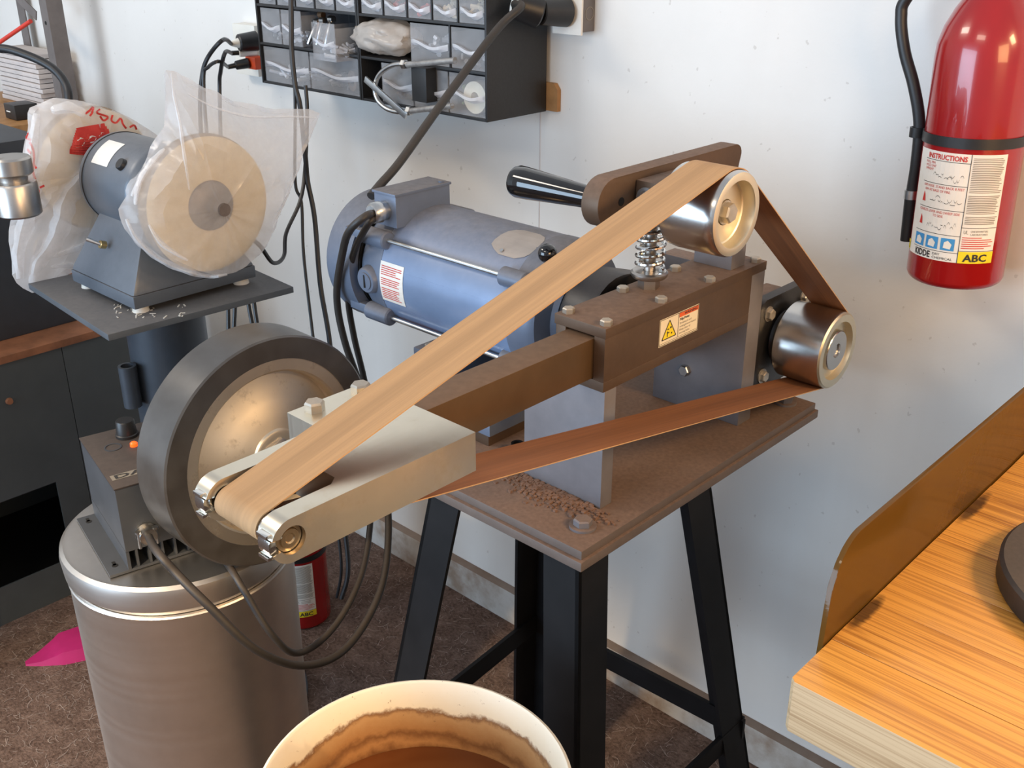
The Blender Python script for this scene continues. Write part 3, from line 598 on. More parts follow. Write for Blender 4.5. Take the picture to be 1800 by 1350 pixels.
# oval brush cap on the rear bell
a = math.radians(183); cx = MX0 - 0.020
g = G(); n_ = Vector((0, math.cos(a), math.sin(a))); c = Vector((cx, MY, MZ)) + n_ * 0.082; g.cyl(c, c + n_ * 0.012, 0.020, 0.018, 28, 0.002); g.cyl(c + n_ * 0.012, c + n_ * 0.0135, 0.012, n=24)
part('brush_cap', g, 'bell_blue', mo)
g = G(); q = c + n_ * 0.0136; g.box(q.x - 0.0012, q.x + 0.0012, q.y - 0.0008, q.y + 0.002, q.z - 0.009, q.z + 0.009); part('cap_slot', g, 'dark_hole', mo)
def mcyl(dr): return lambda u, v: (u, MY + (MR + dr) * math.cos(v), MZ + (MR + dr) * math.sin(v))
D = math.radians
g = G()
def npoly(f):
    out = []
    rows = [(94, -0.852, -0.826), (97, -0.862, -0.814), (102, -0.868, -0.808), (109, -0.871, -0.806), (116, -0.872, -0.806), (121, -0.871, -0.807), (125, -0.862, -0.812), (128.5, -0.850, -0.824)]
    for (b0, l0, r0_), (b1, l1, r1_) in zip(rows, rows[1:]): g.quad(f(l0, D(b0)), f(r0_, D(b0)), f(r1_, D(b1)), f(l1, D(b1)))
npoly(mcyl(0.0006)); nm = part('nameplate', g, 'nameplate', mo)
g = G(); q = mcyl(0.0006)(-0.848, D(125)); g.cyl(q, Vector(q) + Vector((0, -0.5, 0.8)) * 0.002, 0.0025, n=10); part('rivet', g, 'galvanised', mo)
g = G(); f = mcyl(0.0005)
for k in range(8): a0 = 162 + 36 * k / 8; a1 = 162 + 36 * (k + 1) / 8; g.quad(f(-1.038, D(a0)), f(-0.992, D(a0)), f(-0.992, D(a1)), f(-1.038, D(a1)))
g.mi = 1; f = mcyl(0.0008); rnd = random.Random(2)
for k in range(17):
    if k in (5, 10): continue
    a0 = 165.5 + k * 1.8; ln = rnd.uniform(0.028, 0.040); g.quad(f(-1.035, D(a0)), f(-1.035 + ln, D(a0)), f(-1.035 + ln, D(a0 + 0.7)), f(-1.035, D(a0 + 0.7)))
part('sticker', g, ['label_white', 'ink_red'], mo, label='white sticker with red print')
# feet, mounting rail
for x in (-0.945, -0.84):
    g = G(); g.box(x - 0.020, x + 0.020, 0.838, 1.034, 0.886, 0.897, 0.003); g.box(x - 0.016, x + 0.016, 0.850, 1.022, 0.8465, 0.886, 0.002); fo = part('foot', g, 'bell_blue', mo)
    for y in (0.850, 1.022): g = G(); g.hexbolt((x, y, 0.897), (0, 0, 1), 0.0075, 0.006); part('foot_bolt', g, 'bolt_steel', mo)
g = G(); g.box(-1.006, -0.80, 0.812, 1.05, 0.831, 0.8465, 0.002); mp = part('motor_plate', g, 'bell_blue', gr)
for x in (-1.000, -0.84):
    g = G(); g.box(x, x + 0.03, 0.820, 1.04, TZ, 0.831, 0.001); part('riser', g, 'steel_dusty', mp)
# belt guard between motor and drive shaft
def hull2(a, b, n=14):
    d = Vector((b[0] - a[0], b[1] - a[1])); ang = math.degrees(math.atan2(d.y, d.x)); s = math.degrees(math.asin((a[2] - b[2]) / d.length))
    return arcp(b[0], b[1], b[2], ang - 90 + s, ang + 90 - s, n) + arcp(a[0], a[1], a[2], ang + 90 - s, ang + 270 + s, n)
g = G(); g.prism(hull2((MY, MZ, 0.062), (1.03, 0.945, 0.056)), 'yz', -0.750, -0.704, 0.004); part('belt_guard', g, 'black_dusty', gr)
g = G(); g.cyl((-0.78, MY, MZ), (-0.698, MY, MZ), 0.012, n=20); part('motor_shaft', g, 'black_dusty', gr)
_d = ray(963, 447); _oy = CAM.y - MY; _oz = CAM.z - MZ; _a = _d.y ** 2 + _d.z ** 2; _b = 2 * (_oy * _d.y + _oz * _d.z); _c = _oy ** 2 + _oz ** 2 - 0.104 ** 2
q = CAM + _d * ((-_b - math.sqrt(_b * _b - 4 * _a * _c)) / (2 * _a)); g = G(); d = Vector((0.0, q.y - MY, q.z - MZ)).normalized(); g.cyl(q - d * 0.03, q, 0.004, n=10); g.lathe(q - d * 0.010, d, [(0, 0)] + [(0.0115 - 0.0115 * math.cos(PI * i / 10), 0.0115 * math.sin(PI * i / 10)) for i in range(1, 10)] + [(0.023, 0)], 24); part('ball_lever', g, 'gloss_black', gr)
# ================================================================ steel bin, spare contact wheel, speed control
cx, cy, LZ = -1.196, 0.593, 0.638
t = thing('steel_bin', 'round brushed stainless steel bin with flat lid, speed control box on top', 'bin', (cx, cy, 0))
g = G(); g.lathe((cx, cy, 0), (0, 0, 1), [(0.02, 0), (0.02, 0.149), (0.585, 0.152), (0.589, 0.1535), (0.591, 0.152), (0.591, 0.144), (0.55, 0.14), (0.55, 0)], 80); part('body', g, 'stainless', t)
g = G(); g.lathe((cx, cy, 0), (0, 0, 1), [(0.0, 0.0), (0.0, 0.151), (0.019, 0.152), (0.024, 0.148), (0.024, 0.0)], 64); part('base_ring', g, 'black_plastic', t)
g = G(); g.lathe((cx, cy, LZ), (0, 0, 1), [(-0.046, 0), (-0.046, 0.147), (-0.036, 0.149), (-0.036, 0.1555), (-0.012, 0.1575), (-0.004, 0.156), (0.0, 0.151), (-0.0008, 0.146), (-0.0008, 0.06), (0.0, 0.0)], 80); part('lid', g, 'stainless', t)

WX, WY, WZ, WR = -1.020, 0.649, 0.7925, 0.154
t = thing('contact_wheel', 'big spare contact wheel with dark rubber tread and stained metal hub', 'wheel', (WX - 0.033, WY, LZ))
g = G(); g.lathe((WX, WY, WZ), (-1, 0, 0), [(0.0, 0.81 * WR), (0.0, WR * 0.985), (0.002, WR), (0.064, WR), (0.066, WR * 0.985), (0.066, 0.81 * WR)], 96, True); part('rubber_tread', g, 'rubber', t)
R = WR
g = G(); g.lathe((WX - 0.0015, WY, WZ), (-1, 0, 0), [(0, 0.81 * R), (0, 0.715 * R), (0.002, 0.70 * R), (0.014, 0.69 * R), (0.0165, 0.675 * R), (0.0155, 0.64 * R), (0.0115, 0.54 * R), (0.0062, 0.44 * R), (0.0010, 0.35 * R), (-0.0025, 0.27 * R), (-0.0045, 0.225 * R), (-0.0075, 0.215 * R), (-0.0085, 0.20 * R), (-0.0085, 0.10 * R), (0.020, 0.095 * R), (0.020, 0.0), (0.05, 0.0), (0.05, 0.70 * R), (0.063, 0.72 * R), (0.063, 0.81 * R)], 96); part('hub', g, 'hub_alu', t, ang=30)
g = G(); g.hexbolt((WX + 0.003, WY, WZ), (1, 0, 0), 0.024, 0.010, 0.3); g.cyl((WX, WY, WZ), (WX + 0.019, WY, WZ), 0.012, n=24, ch=0.002); part('axle_nut', g, 'old_steel', t)

fb = Vector((-1.137, 0.487, LZ)); ex = Vector((0.977, -0.213, 0)); ey = Vector((0.213, 0.977, 0))
M = Matrix(((ex.x, ey.x, 0, fb.x), (ex.y, ey.y, 0, fb.y), (0, 0, 1, fb.z), (0, 0, 0, 1)))
t = thing('speed_control', 'dark grey motor speed control box with black knob on the bin lid', 'control box', M=M)
W, Dp, H0, H1 = 0.168, 0.140, 0.030, 0.122
g = G(); g.box(-W, 0, 0, Dp, H0, H1, 0.0015); body = part('enclosure', g, 'dark_grey', t, local=True)
g = G(); g.box(-W - 0.001, 0.001, -0.001, Dp, H1, H1 + 0.002, 0.0006); part('top_panel', g, 'panel_dark', t, local=True)
for i in range(8): g = G(); x = 0.0; y = 0.012 + i * 0.0165; g.box(-W + 0.004, -0.001, y, y + 0.003, 0.004, H0, 0); part('heat_sink_fin', g, 'dark_grey', t, local=True)
g = G(); g.box(-W, 0, -0.024, Dp + 0.02, 0, 0.004, 0.0006); g.box(-W, 0, 0, 0.004, 0.004, H0); fl = part('mounting_flange', g, 'dark_grey', t, local=True)
for x in (-W + 0.018, -0.02): g = G(); g.cyl((x, -0.012, 0.0038), (x, -0.012, 0.0046), 0.004, n=14); g.box(x - 0.010, x, -0.014, -0.010, 0.0038, 0.0046); part('slot', g, 'dark_hole', t, local=True)
loc = lambda p: M.inverted() @ p
k = loc(onZ(224, 768, LZ + H1)); kx, ky = k.x, k.y
g = G(); g.lathe((kx, ky, H1 + 0.002), (0, 0, 1), [(0, 0), (0, 0.015), (0.004, 0.015), (0.005, 0.0135), (0.022, 0.0125), (0.024, 0.0115), (0.024, 0)], 28); kn = part('knob', g, 'black_plastic', t, local=True)
k = loc(onZ(236, 786, LZ + H1)); g = G(); g.lathe((k.x, k.y, H1 + 0.002), (0, 0, 1), [(0, 0), (0, 0.005), (0.004, 0.005), (0.006, 0.003), (0.0065, 0)], 16); part('pilot_lamp', g, 'lamp_orange', t, local=True, label='glowing orange pilot lamp')
k = loc(onZ(199, 789, LZ + H1)); g = G(); g.lathe((k.x, k.y, H1 + 0.002), (0, 0, 1), [(0, 0.0095), (0.0008, 0.0095), (0.0008, 0.0115), (0, 0.0115)], 28, True); part('knockout', g, 'dark_grey', t, local=True)
g = G(); zz = H1 + 0.0023
rect(g, 0.004, 0.085, 0, 0.014, lambda u, v: (-0.022 - v, u, zz)); part('logo_strip', g, 'ink_grey', t, local=True)
g = G(); put_text(g, 'DART', 0.007, 0.002, 0.010, lambda u, v: (-0.022 - v, u, zz + 0.0004), 0.072, 0.02); part('lettering', g, 'ink_black', t, local=True)
gp = Vector((0.0, 0.028, 0.052))
g = G(); g.lathe(gp, (1, 0, 0), [(0, 0), (0, 0.014), (0.004, 0.014), (0.004, 0.011), (0.016, 0.011), (0.016, 0.0075), (0.018, 0)], 20)
gl = part('strain_relief', g, 'galvanised', t, local=True)
for s in (-1, 1): g = G(); g.cyl(gp + Vector((0.010, s * 0.011, 0.006)), gp + Vector((0.010, s * 0.011, -0.016)), 0.0022, n=8); g.cyl(gp + Vector((0.010, s * 0.011, 0.006)), gp + Vector((0.010, s * 0.011, 0.009)), 0.004, n=10); part('clamp_screw', g, 'galvanised', t, local=True)
gw = M @ (gp + Vector((0.016, 0, 0)))

# ================================================================ cables of the grinder
gl_end = glp + Vector((0, -0.022, 0))
pts = [gl_end, at(640, 382, 1.335), at(615, 405, 1.35), at(603, 440, 1.40), at(592, 520, 1.46), at(606, 600, 1.50), at(640, 700, 1.55), at(672, 830, 1.55), at(683, 930, 1.52), at(668, 1040, 1.47), at(610, 1138, 1.40), at(535, 1170, 1.33), at(450, 1142, 1.26), at(368, 1066, 1.225), at(310, 1008, 1.225), at(275, 968, 1.235), gw]
g = G(); g.tube(pts, 0.0052, 10, 8); solo('motor_cable', g, 'cable_dusty', 'thick dark cable looping from the speed control strain relief to the blue motor', 'cable')
pts = [gl_end + Vector((0.004, 0.0, -0.006)), at(646, 396, 1.36), at(620, 450, 1.42), at(612, 520, 1.48), at(622, 590, 1.52), at(646, 700, 1.58), at(652, 830, 1.60), at(650, 930, 1.56), at(632, 1020, 1.50), at(585, 1105, 1.44), at(525, 1148, 1.38), at(480, 1118, 1.335), at(430, 1040, 1.325), at(408, 1003, 1.335), at(395, 985, 1.37)]
g = G(); g.tube(pts, 0.0046, 10, 8); solo('feed_cable', g, 'cable_dusty', 'second dark cable hanging inside the first loop behind the contact wheel', 'cable')

# ================================================================ bench buffer on its pedestal
PX, PY, PZ = -1.530, 0.790, 0.861
t = thing('buffer_pedestal', 'dark steel pipe pedestal with square plate under the bench buffer', 'pedestal', (PX, PY, 0), math.radians(-4))
L = 0.155
g = G(); g.box(-L, L, -L, L, PZ - 0.010, PZ, 0.001); part('plate', g, 'pedestal_plate', t, local=True)
g = G(); g.cyl((0, 0, 0.012), (0, 0, PZ - 0.010), 0.064, n=48); part('pipe', g, 'pedestal_dark', t, local=True)
g = G(); g.cyl((0, 0, 0), (0, 0, 0.012), 0.17, n=48, ch=0.002); part('foot', g, 'pedestal_dark', t, local=True)
q = onZ(202, 650, 0.745); q = Matrix.Rotation(math.radians(4), 4, 'Z') @ (q - Vector((PX, PY, 0)))
d = Vector((q.x, q.y, 0)).normalized(); q = d * 0.081 + Vector((0, 0, 0.745))
g = G(); g.lathe(q, (0, 0, -1), [(0, 0.010), (0, 0.0145), (0.072, 0.0145), (0.072, 0.010), (0.06, 0.010)], 24, True); part('tool_socket', g, 'pedestal_dark', t, local=True)
g = G(); g.prism([(-0.155, PZ - 0.0105), (-0.05, PZ - 0.0105), (-0.05, PZ - 0.20)] + [(-0.075, PZ - 0.12), (-0.11, PZ - 0.05)], 'xz', -0.004, 0.004); part('gusset', g, 'leg_black', t, local=True)
# shavings
g = G(); rnd = random.Random(4)
for i in range(40):
    q = onZ(rnd.uniform(200, 330), rnd.uniform(535, 560), PZ); r = rnd.uniform(0.0008, 0.002); a = rnd.uniform(0, 3)
    dx = Vector((math.cos(a), math.sin(a), 0)) * r * rnd.uniform(1, 3); dy = Vector((-math.sin(a), math.cos(a), 0)) * r * 0.5; q.z = PZ
    g.hexa([q - dx - dy, q + dx - dy, q + dx + dy, q - dx + dy] + [v + Vector((0, 0, 0.0008)) for v in (q - dx - dy, q + dx - dy, q + dx + dy, q - dx + dy)])
solo('plastic_shavings', g, 'white_plastic', 'tiny white shavings on the buffer pedestal plate', 'shavings', kind='stuff')

AZ = 1.0235; AY = 0.797
t = thing('bench_buffer', 'grey blue bench buffer with bagged buffing wheels on a square plate', 'buffer', (PX, PY, PZ))
bz0 = PZ + 0.010; fr = [onZ(140, 470, bz0 + 0.012), onZ(233, 536, bz0 + 0.012), onZ(422, 497, bz0 + 0.012)]
x0 = -1.625; x1 = -1.425; y0 = 0.690; y1 = 0.905
g = G(); zm = AZ - 0.03; tp_ = [(x0 + 0.035, AY - 0.052, zm), (x1 - 0.035, AY - 0.052, zm), (x1 - 0.035, AY + 0.052, zm), (x0 + 0.035, AY + 0.052, zm)]
g.hexa([(x0, y0, bz0 + 0.02), (x1, y0, bz0 + 0.02), (x1, y1, bz0 + 0.02), (x0, y1, bz0 + 0.02)] + tp_, 0.006); g.box(x0, x1, y0, y1, bz0, bz0 + 0.02, 0.003)
cast = part('base_casting', g, 'buffer_grey', t)
for x in (x0 + 0.018, x1 - 0.018):
    for y in (y0 + 0.018, y1 - 0.018): g = G(); g.cyl((x, y, PZ), (x, y, bz0), 0.013, 0.011, 16); part('rubber_foot', g, 'white_plastic', t)
q = Vector((-1.535, y0 + 0.022, 0.945)); d = Vector((0, -1, 0.35)).normalized()
g = G(); g.cyl(q, q + d * 0.009, 0.0062, n=14); ts = part('toggle_switch', g, 'brass', t)
g = G(); g.cyl(q + d * 0.008, q + d * 0.024 + Vector((-0.012, 0, 0.004)), 0.0026, 0.0034, 10); part('lever', g, 'galvanised', ts)
g = G(); g.lathe((-1.632, AY, AZ), (1, 0, 0), [(0, 0), (0, 0.060), (0.010, 0.070), (0.018, 0.0735), (0.16, 0.0735), (0.168, 0.071), (0.185, 0.050), (0.190, 0.032), (0.205, 0.028), (0.205, 0)], 64); mo2 = part('motor_housing', g, 'buffer_grey', t)
g = G(); g.lathe((-1.606, AY, AZ), (1, 0, 0), [(0, 0.0733), (0, 0.0745), (0.002, 0.0745), (0.002, 0.0733)], 64, True); part('seam', g, 'ink_black', mo2)
fm = lambda dr: (lambda u, v: (u, AY + (0.0735 + dr) * math.cos(v), AZ + (0.0735 + dr) * math.sin(v)))
g = G(); f = fm(0.0006)
for k in range(6): a0 = 112 + 36 * k / 6; a1 = 112 + 36 * (k + 1) / 6; g.quad(f(-1.585, D(a0)), f(-1.535, D(a0)), f(-1.535, D(a1)), f(-1.585, D(a1)))
part('paper_label', g, 'label_white', mo2)
g = G(); q = Vector(fm(0)(-1.497, D(140))); d = Vector((0, math.cos(D(140)), math.sin(D(140)))); g.cyl(q - d * 0.004, q + d * 0.006, 0.010, 0.009, 18, 0.001); part('oil_cap', g, 'black_plastic', mo2)
g = G(); g.cyl((-1.76, AY, AZ), (-1.318, AY, AZ), 0.0095, n=20); part('spindle', g, 'hub_grey', t)
for X, nm_ in ((-1.372, 'near'), (-1.712, 'far')):
    g = G(); g.lathe((X - 0.016, AY, AZ), (1, 0, 0), [(0, 0.02), (0, 0.088), (0.004, 0.0995), (0.016, 0.1025), (0.028, 0.0995), (0.032, 0.0925), (0.033, 0.088), (0.033, 0.02)], 72, True)
    bw = part('buffing_wheel', g, ['buff_cotton', 'buff_edge'], t)
    for p in bw.data.polygons:
        if abs(p.normal.x) < 0.6: p.material_index = 1
    g = G(); g.lathe((X + 0.016, AY, AZ), (1, 0, 0), [(0, 0), (0, 0.0375), (0.004, 0.036), (0.010, 0.026), (0.012, 0.014), (0.012, 0)], 40)
    g.lathe((X - 0.016, AY, AZ), (-1, 0, 0), [(0, 0), (0, 0.0375), (0.004, 0.036), (0.010, 0.026), (0.012, 0.014), (0.012, 0)], 40); part('wheel_flange', g, 'hub_grey', bw)
    s = 1
    g = G(); g.lathe((X + 0.026, AY, AZ), (1, 0, 0), [(0, 0), (0, 0.0145), (0.012, 0.0145), (0.012, 0.0085), (0.006, 0.008), (0.006, 0)], 24); part('spindle_nut', g, 'hub_grey', bw)

def bag(px, X, cyz, Xf, Xb, neck, seedv, wr, amp=0.006):
    """film bag pulled over a wheel: px = outline measured in the wheel's plane"""
    out = []
    for x, y in px: q = onX(x, y, X); out.append((q.y - cyz[0], q.z - cyz[1]))
    pol = sorted(((math.atan2(b, a), math.hypot(a, b)) for a, b in out)); n = 96; rad = []
    for i in range(n):
        a = -PI + 2 * PI * i / n
        for j in range(len(pol)):
            a0, r0 = pol[j]; a1, r1 = pol[(j + 1) % len(pol)]
            if j == len(pol) - 1: a1 += 2 * PI
            aa = a if a >= a0 or j < len(pol) - 1 else a + 2 * PI
            if a0 <= aa <= a1:
                p0 = Vector((r0 * math.cos(a0), r0 * math.sin(a0))); p1 = Vector((r1 * math.cos(a1), r1 * math.sin(a1))); dd = Vector((math.cos(aa), math.sin(aa)))
                den = dd.x * (p1 - p0).y - dd.y * (p1 - p0).x; r = (p0.x * (p1 - p0).y - p0.y * (p1 - p0).x) / den if abs(den) > 1e-9 else r0; rad.append(r); break
        else: rad.append(pol[-1][1])
    g = G(); rings = []; mid = (Xf + Xb) / 2
    prof = [(0.0, Xf), (0.25, Xf), (0.5, Xf), (0.7, Xf), (0.82, Xf), (0.90, None), (0.96, None), (1.0, 'm'), (0.96, 'b'), (0.90, 'b'), (0.8, Xb), (0.65, Xb), (0.5, Xb), (0.38, Xb)]
    for s, xx in prof:
        if s == 0: rings.append([g.bm.verts.new((Xf, cyz[0], cyz[1]))]); continue
        row = []
        for i in range(n):
            a = -PI + 2 * PI * i / n; r = rad[i] * s
            if s < 0.95 and rad[i] * s < neck and xx == Xb: r = max(r, neck)
            e = min(1, max(0, (r - wr * 0.92) / (rad[i] - wr * 0.92 + 1e-6))) if rad[i] > wr * 0.92 else 0
            base = Xf if (xx is None or xx == Xf) else (mid if xx == 'm' else Xb)
            X_ = base * (1 - e) + mid * e
            v = Vector((X_, cyz[0] + r * math.cos(a), cyz[1] + r * math.sin(a)))
            nz = noise.noise(v * 24 + Vector((seedv, 0, 0))); nz2 = noise.noise(v * 70 + Vector((0, seedv, 0)))
            ridge = abs(noise.noise(Vector((a * 2.2 + seedv, s * 1.5, 0.3 if xx == Xb or xx == 'b' else 0))))
            k = amp * (0.35 + s); v.x += (nz * 1.3 + nz2 * 0.6 - ridge) * k * (1 if base >= mid else -1) * 0.9; rr = 1 + (nz2 * 0.02 if s > 0.9 else 0)
            v.y = cyz[0] + r * rr * math.cos(a); v.z = cyz[1] + r * rr * math.sin(a); row.append(g.bm.verts.new(v))
        rings.append(row)
    for A, B in zip(rings, rings[1:]):
        for i in range(n):
            j = (i + 1) % n
            if len(A) == 1: g.face([A[0], B[i], B[j]])
            else: g.face([A[i], A[j], B[j], B[i]])
    bmesh.ops.subdivide_edges(g.bm, edges=g.bm.edges[:], cuts=1, use_grid_fill=True, smooth=0.6)
    return g
near_px = [(299, 120), (345, 142), (420, 178), (500, 196), (548, 192), (571, 203), (560, 240), (535, 300), (508, 365), (472, 425), (440, 462), (405, 484), (368, 491), (325, 480), (285, 462), (250, 435), (224, 400), (219, 372), (235, 335), (258, 300), (280, 260), (302, 222), (300, 170)]
g = bag(near_px, -1.352, (AY, AZ), -1.322, -1.410, 0.036, 3.1, 0.108, 0.007)
from mathutils.bvhtree import BVHTree
near_tree = BVHTree.FromBMesh(g.bm)
cb = solo('clear_plastic_bag', g, 'film_clear', 'clear plastic bag pulled over the near buffing wheel', 'plastic bag', ang=25)
def fold(tree_, px, w, par, mat='film_fold', lift=0.002):
    ps = []; g = G()
    for q in smooth_path([Vector((a, b, 0)) for a, b in px], 6):
        d = ray(q.x, q.y).normalized(); h, nn, _, _ = tree_.ray_cast(CAM, d)
        if h: ps.append((h, d))
    V = []; n = len(ps)
    for i, (p, d) in enumerate(ps):
        a = ps[max(i - 1, 0)][0]; b = ps[min(i + 1, n - 1)][0]; s = (b - a).cross(d)
        if s.length < 1e-7: continue
        k = math.sin(PI * (i + 0.6) / (n + 0.2)); s = s.normalized() * w * (0.35 + 0.65 * k) * (1 + 0.12 * math.sin(i * 1.3)); V.append([g.bm.verts.new(q) for q in (p - s, p - s * 0.3 - d * (lift + w * 0.8 * k), p + s * 0.4 - d * (lift + w * 0.5 * k), p + s)])
    for A, B in zip(V, V[1:]):
        for k in range(3): g.face([A[k], A[k + 1], B[k + 1], B[k]])
    if g.bm.faces: part('film_fold', g, mat, par, ang=60)
fold(near_tree, [(301, 128), (306, 170), (316, 215), (322, 260), (328, 300), (333, 334)], 0.0024, cb)
fold(near_tree, [(222, 385), (240, 420), (275, 452), (320, 474), (368, 486), (410, 480)], 0.0045, cb)
fold(near_tree, [(232, 345), (250, 310), (272, 280), (290, 262)], 0.0050, cb); fold(near_tree, [(238, 360), (242, 330), (256, 300)], 0.0040, cb)
fold(near_tree, [(330, 165), (380, 190), (440, 205), (510, 205), (556, 207)], 0.0022, cb); fold(near_tree, [(262, 395), (285, 430), (330, 458)], 0.0030, cb)
fold(near_tree, [(480, 400), (510, 330), (545, 250)], 0.0022, cb)
far_px = [(62, 195), (95, 173), (130, 176), (170, 184), (215, 200), (262, 225), (292, 246), (285, 300), (262, 360), (238, 400), (205, 440), (170, 470), (120, 492), (95, 505), (72, 520), (48, 512), (28, 495), (22, 440), (26, 390), (40, 330), (48, 270)]
g = bag(far_px, -1.70, (AY, AZ), -1.672, -1.752, 0.04, 8.4, 0.108, 0.012)
from mathutils.bvhtree import BVHTree
tree = BVHTree.FromBMesh(g.bm)
wb = solo('white_shopping_bag', g, 'film_white', 'white shopping bag with red print draped over the far buffing wheel', 'plastic bag', ang=25)
def stroke(g, px, w):
    ps = []
    for q in smooth_path([Vector((a, b, 0)) for a, b in px], 5):
        d = ray(q.x, q.y).normalized(); h, nn, _, _ = tree.ray_cast(CAM, d)
        if h: ps.append((h - d * 0.0015, d))
    for (a, d), (b, _) in zip(ps, ps[1:]):
        s = (b - a).cross(d)
        if s.length < 1e-7: continue
        s = s.normalized() * w; g.quad(a - s, b - s, b + s, a + s)
g = G()
for px in ([(150, 200), (158, 194), (164, 188), (162, 198), (158, 204)], [(176, 192), (170, 198), (180, 202), (190, 206), (182, 212), (176, 204)], [(198, 202), (196, 212), (204, 216), (212, 208), (216, 218), (222, 226)], [(228, 224), (236, 220), (240, 228)], [(244, 208), (250, 216), (258, 210), (256, 202), (246, 202)], [(264, 226), (268, 216), (274, 228), (278, 218)], [(160, 178), (175, 177), (190, 182)], [(205, 190), (220, 194), (235, 200)],
          [(44, 232), (50, 236), (46, 242), (54, 246)], [(52, 250), (58, 262), (60, 280), (58, 300), (62, 315)], [(56, 330), (64, 328), (68, 338), (60, 342), (56, 334)], [(70, 330), (78, 326)], [(48, 262), (54, 270)], [(60, 290), (64, 296)]):
    g = G(); stroke(g, px, 0.0016)
    if g.bm.faces: part('red_print', g, 'ink_red', wb)
g = G()
for k in range(10): y = 230 + k * 4; stroke(g, [(118 + (270 - y) * 0.35 + 3, y), (150, y - 3 + (k * 0.6)), (192 - abs(k - 2) * 3.6, y - 9 + k)], 0.0042)
part('red_panel', g, 'ink_red', wb)
g = G(); stroke(g, [(136, 246), (130, 252), (134, 258), (143, 256), (148, 248), (142, 243), (136, 246)], 0.0014); stroke(g, [(154, 246), (160, 240), (168, 242), (163, 249), (156, 250)], 0.0014); stroke(g, [(172, 240), (178, 234), (184, 236)], 0.0014)
part('white_print', g, 'label_white', wb)
fold(tree, [(204, 265), (170, 285), (140, 320), (118, 350), (108, 390), (92, 430), (66, 465), (58, 505)], 0.016, wb, 'film_fold', 0.004)
fold(tree, [(66, 200), (60, 250), (52, 310), (48, 380), (34, 440), (36, 490)], 0.014, wb, 'film_fold', 0.004)
fold(tree, [(190, 400), (160, 425), (125, 440), (90, 452)], 0.006, wb, 'film_fold', 0.003); fold(tree, [(150, 470), (120, 466), (90, 470)], 0.005, wb, 'film_fold', 0.003)
fold(tree, [(90, 195), (120, 190), (150, 200)], 0.010, wb, 'film_fold', 0.003)
# ================================================================ drawer cabinets on the wall
CYF = 1.226; CZB = 1.105; CXR = -1.2065; CXM = -1.5245; CXL = -1.834; CZT = 1.372
def content(x0, x1, z0, y0, mat, n, seed, kindv):
    rnd = random.Random(seed); g = G(); 
    for i in range(n):
        x = rnd.uniform(x0 + 0.008, x1 - 0.008); y = rnd.uniform(y0 + 0.008, y0 + 0.06); z = z0 + rnd.uniform(0.004, 0.022 if kindv != 'tall' else 0.04); a = Vector((rnd.uniform(-1, 1), rnd.uniform(-1, 1), rnd.uniform(-0.4, 0.4))).normalized()
        r = rnd.uniform(0.002, 0.0045); L = rnd.uniform(0.004, 0.010) if kindv != 'long' else rnd.uniform(0.01, 0.018)
        p = Vector((x, y, z)); lim = lambda q: Vector((min(max(q.x, x0 + 0.006), x1 - 0.006), q.y, max(q.z, z0 + 0.003)))
        g.cyl(lim(p - a * L), lim(p + a * L), r, n=6)
    return g
def pull_strip(g, x0, x1, z, y):
    n = 10; A = []
    for i in range(n + 1):
        u = i / n; x = x0 + (x1 - x0) * u; dz = 0.004 * math.sin(u * 2 * PI + 0.6) - 0.002 * u; pr = 0.009 * math.sin(PI * min(1, max(0, u))) ** 0.5
        A.append([Vector((x, y, z + dz)), Vector((x, y - pr, z + dz + 0.002)), Vector((x, y - pr, z + dz - 0.003)), Vector((x, y, z + dz - 0.008))])
    V = [[g.bm.verts.new(q) for q in r] for r in A]
    for a, b in zip(V, V[1:]):
        for k in range(4): g.face([a[k], a[(k + 1) % 4], b[(k + 1) % 4], b[k]])
    g.face(list(reversed(V[0]))); g.face(V[-1])
def drawer(cab, x0, x1, z0, z1, y0=CYF + 0.004, depth=0.115, tilt=0.0):
    g = G(); w = 0.0014; zt = z1 - 0.002; y1 = y0 + depth
    g.box(x0, x1, y0, y0 + w, z0, zt); g.box(x0, x0 + w, y0 + w, y1, z0, zt - 0.008); g.box(x1 - w, x1, y0 + w, y1, z0, zt - 0.008); g.box(x0 + w, x1 - w, y0 + w, y1, z0, z0 + w)
    T = Matrix.Translation((x0, y0, z0)) @ Matrix.Rotation(tilt, 4, 'Y') @ Matrix.Translation((-x0, -y0, -z0)); g.xform(T)
    d = part('drawer', g, 'drawer_clear', cab, ang=20)
    g = G(); pull_strip(g, x0 + 0.002, x1 - 0.002, z0 + (zt - z0) * 0.52, y0); g.xform(T); part('pull', g, 'drawer_pull', d)
    return d
def cabinet(x0, x1, label, shelves, uprights):
    t = thing('drawer_cabinet', label, 'cabinet', ((x0 + x1) / 2, (CYF + WALL) / 2, CZB), group='small parts cabinets on the wall')
    th = 0.004; yb = WALL - 0.010
    for xx in (x0, x1 - th): g = G(); g.box(xx, xx + th, CYF, yb, CZB, CZT, 0.0008); part('side_panel', g, 'cabinet_black', t)
    g = G(); g.box(x0 + th, x1 - th, yb - 0.003, yb, CZB, CZT); part('back_panel', g, 'cabinet_black', t)
    for z in shelves: g = G(); g.box(x0 + th, x1 - th, CYF + 0.0005, yb - 0.003, z, z + 0.0045, 0.0006); part('shelf', g, 'cabinet_black', t)
    for x, za, zb in uprights: g = G(); g.box(x - 0.0015, x + 0.0015, CYF + 0.003, yb - 0.003, za, zb); part('divider', g, 'cabinet_black', t)
    return t
SH = [CZB, 1.1785, 1.2500, 1.2945, 1.3390, CZT - 0.0045]
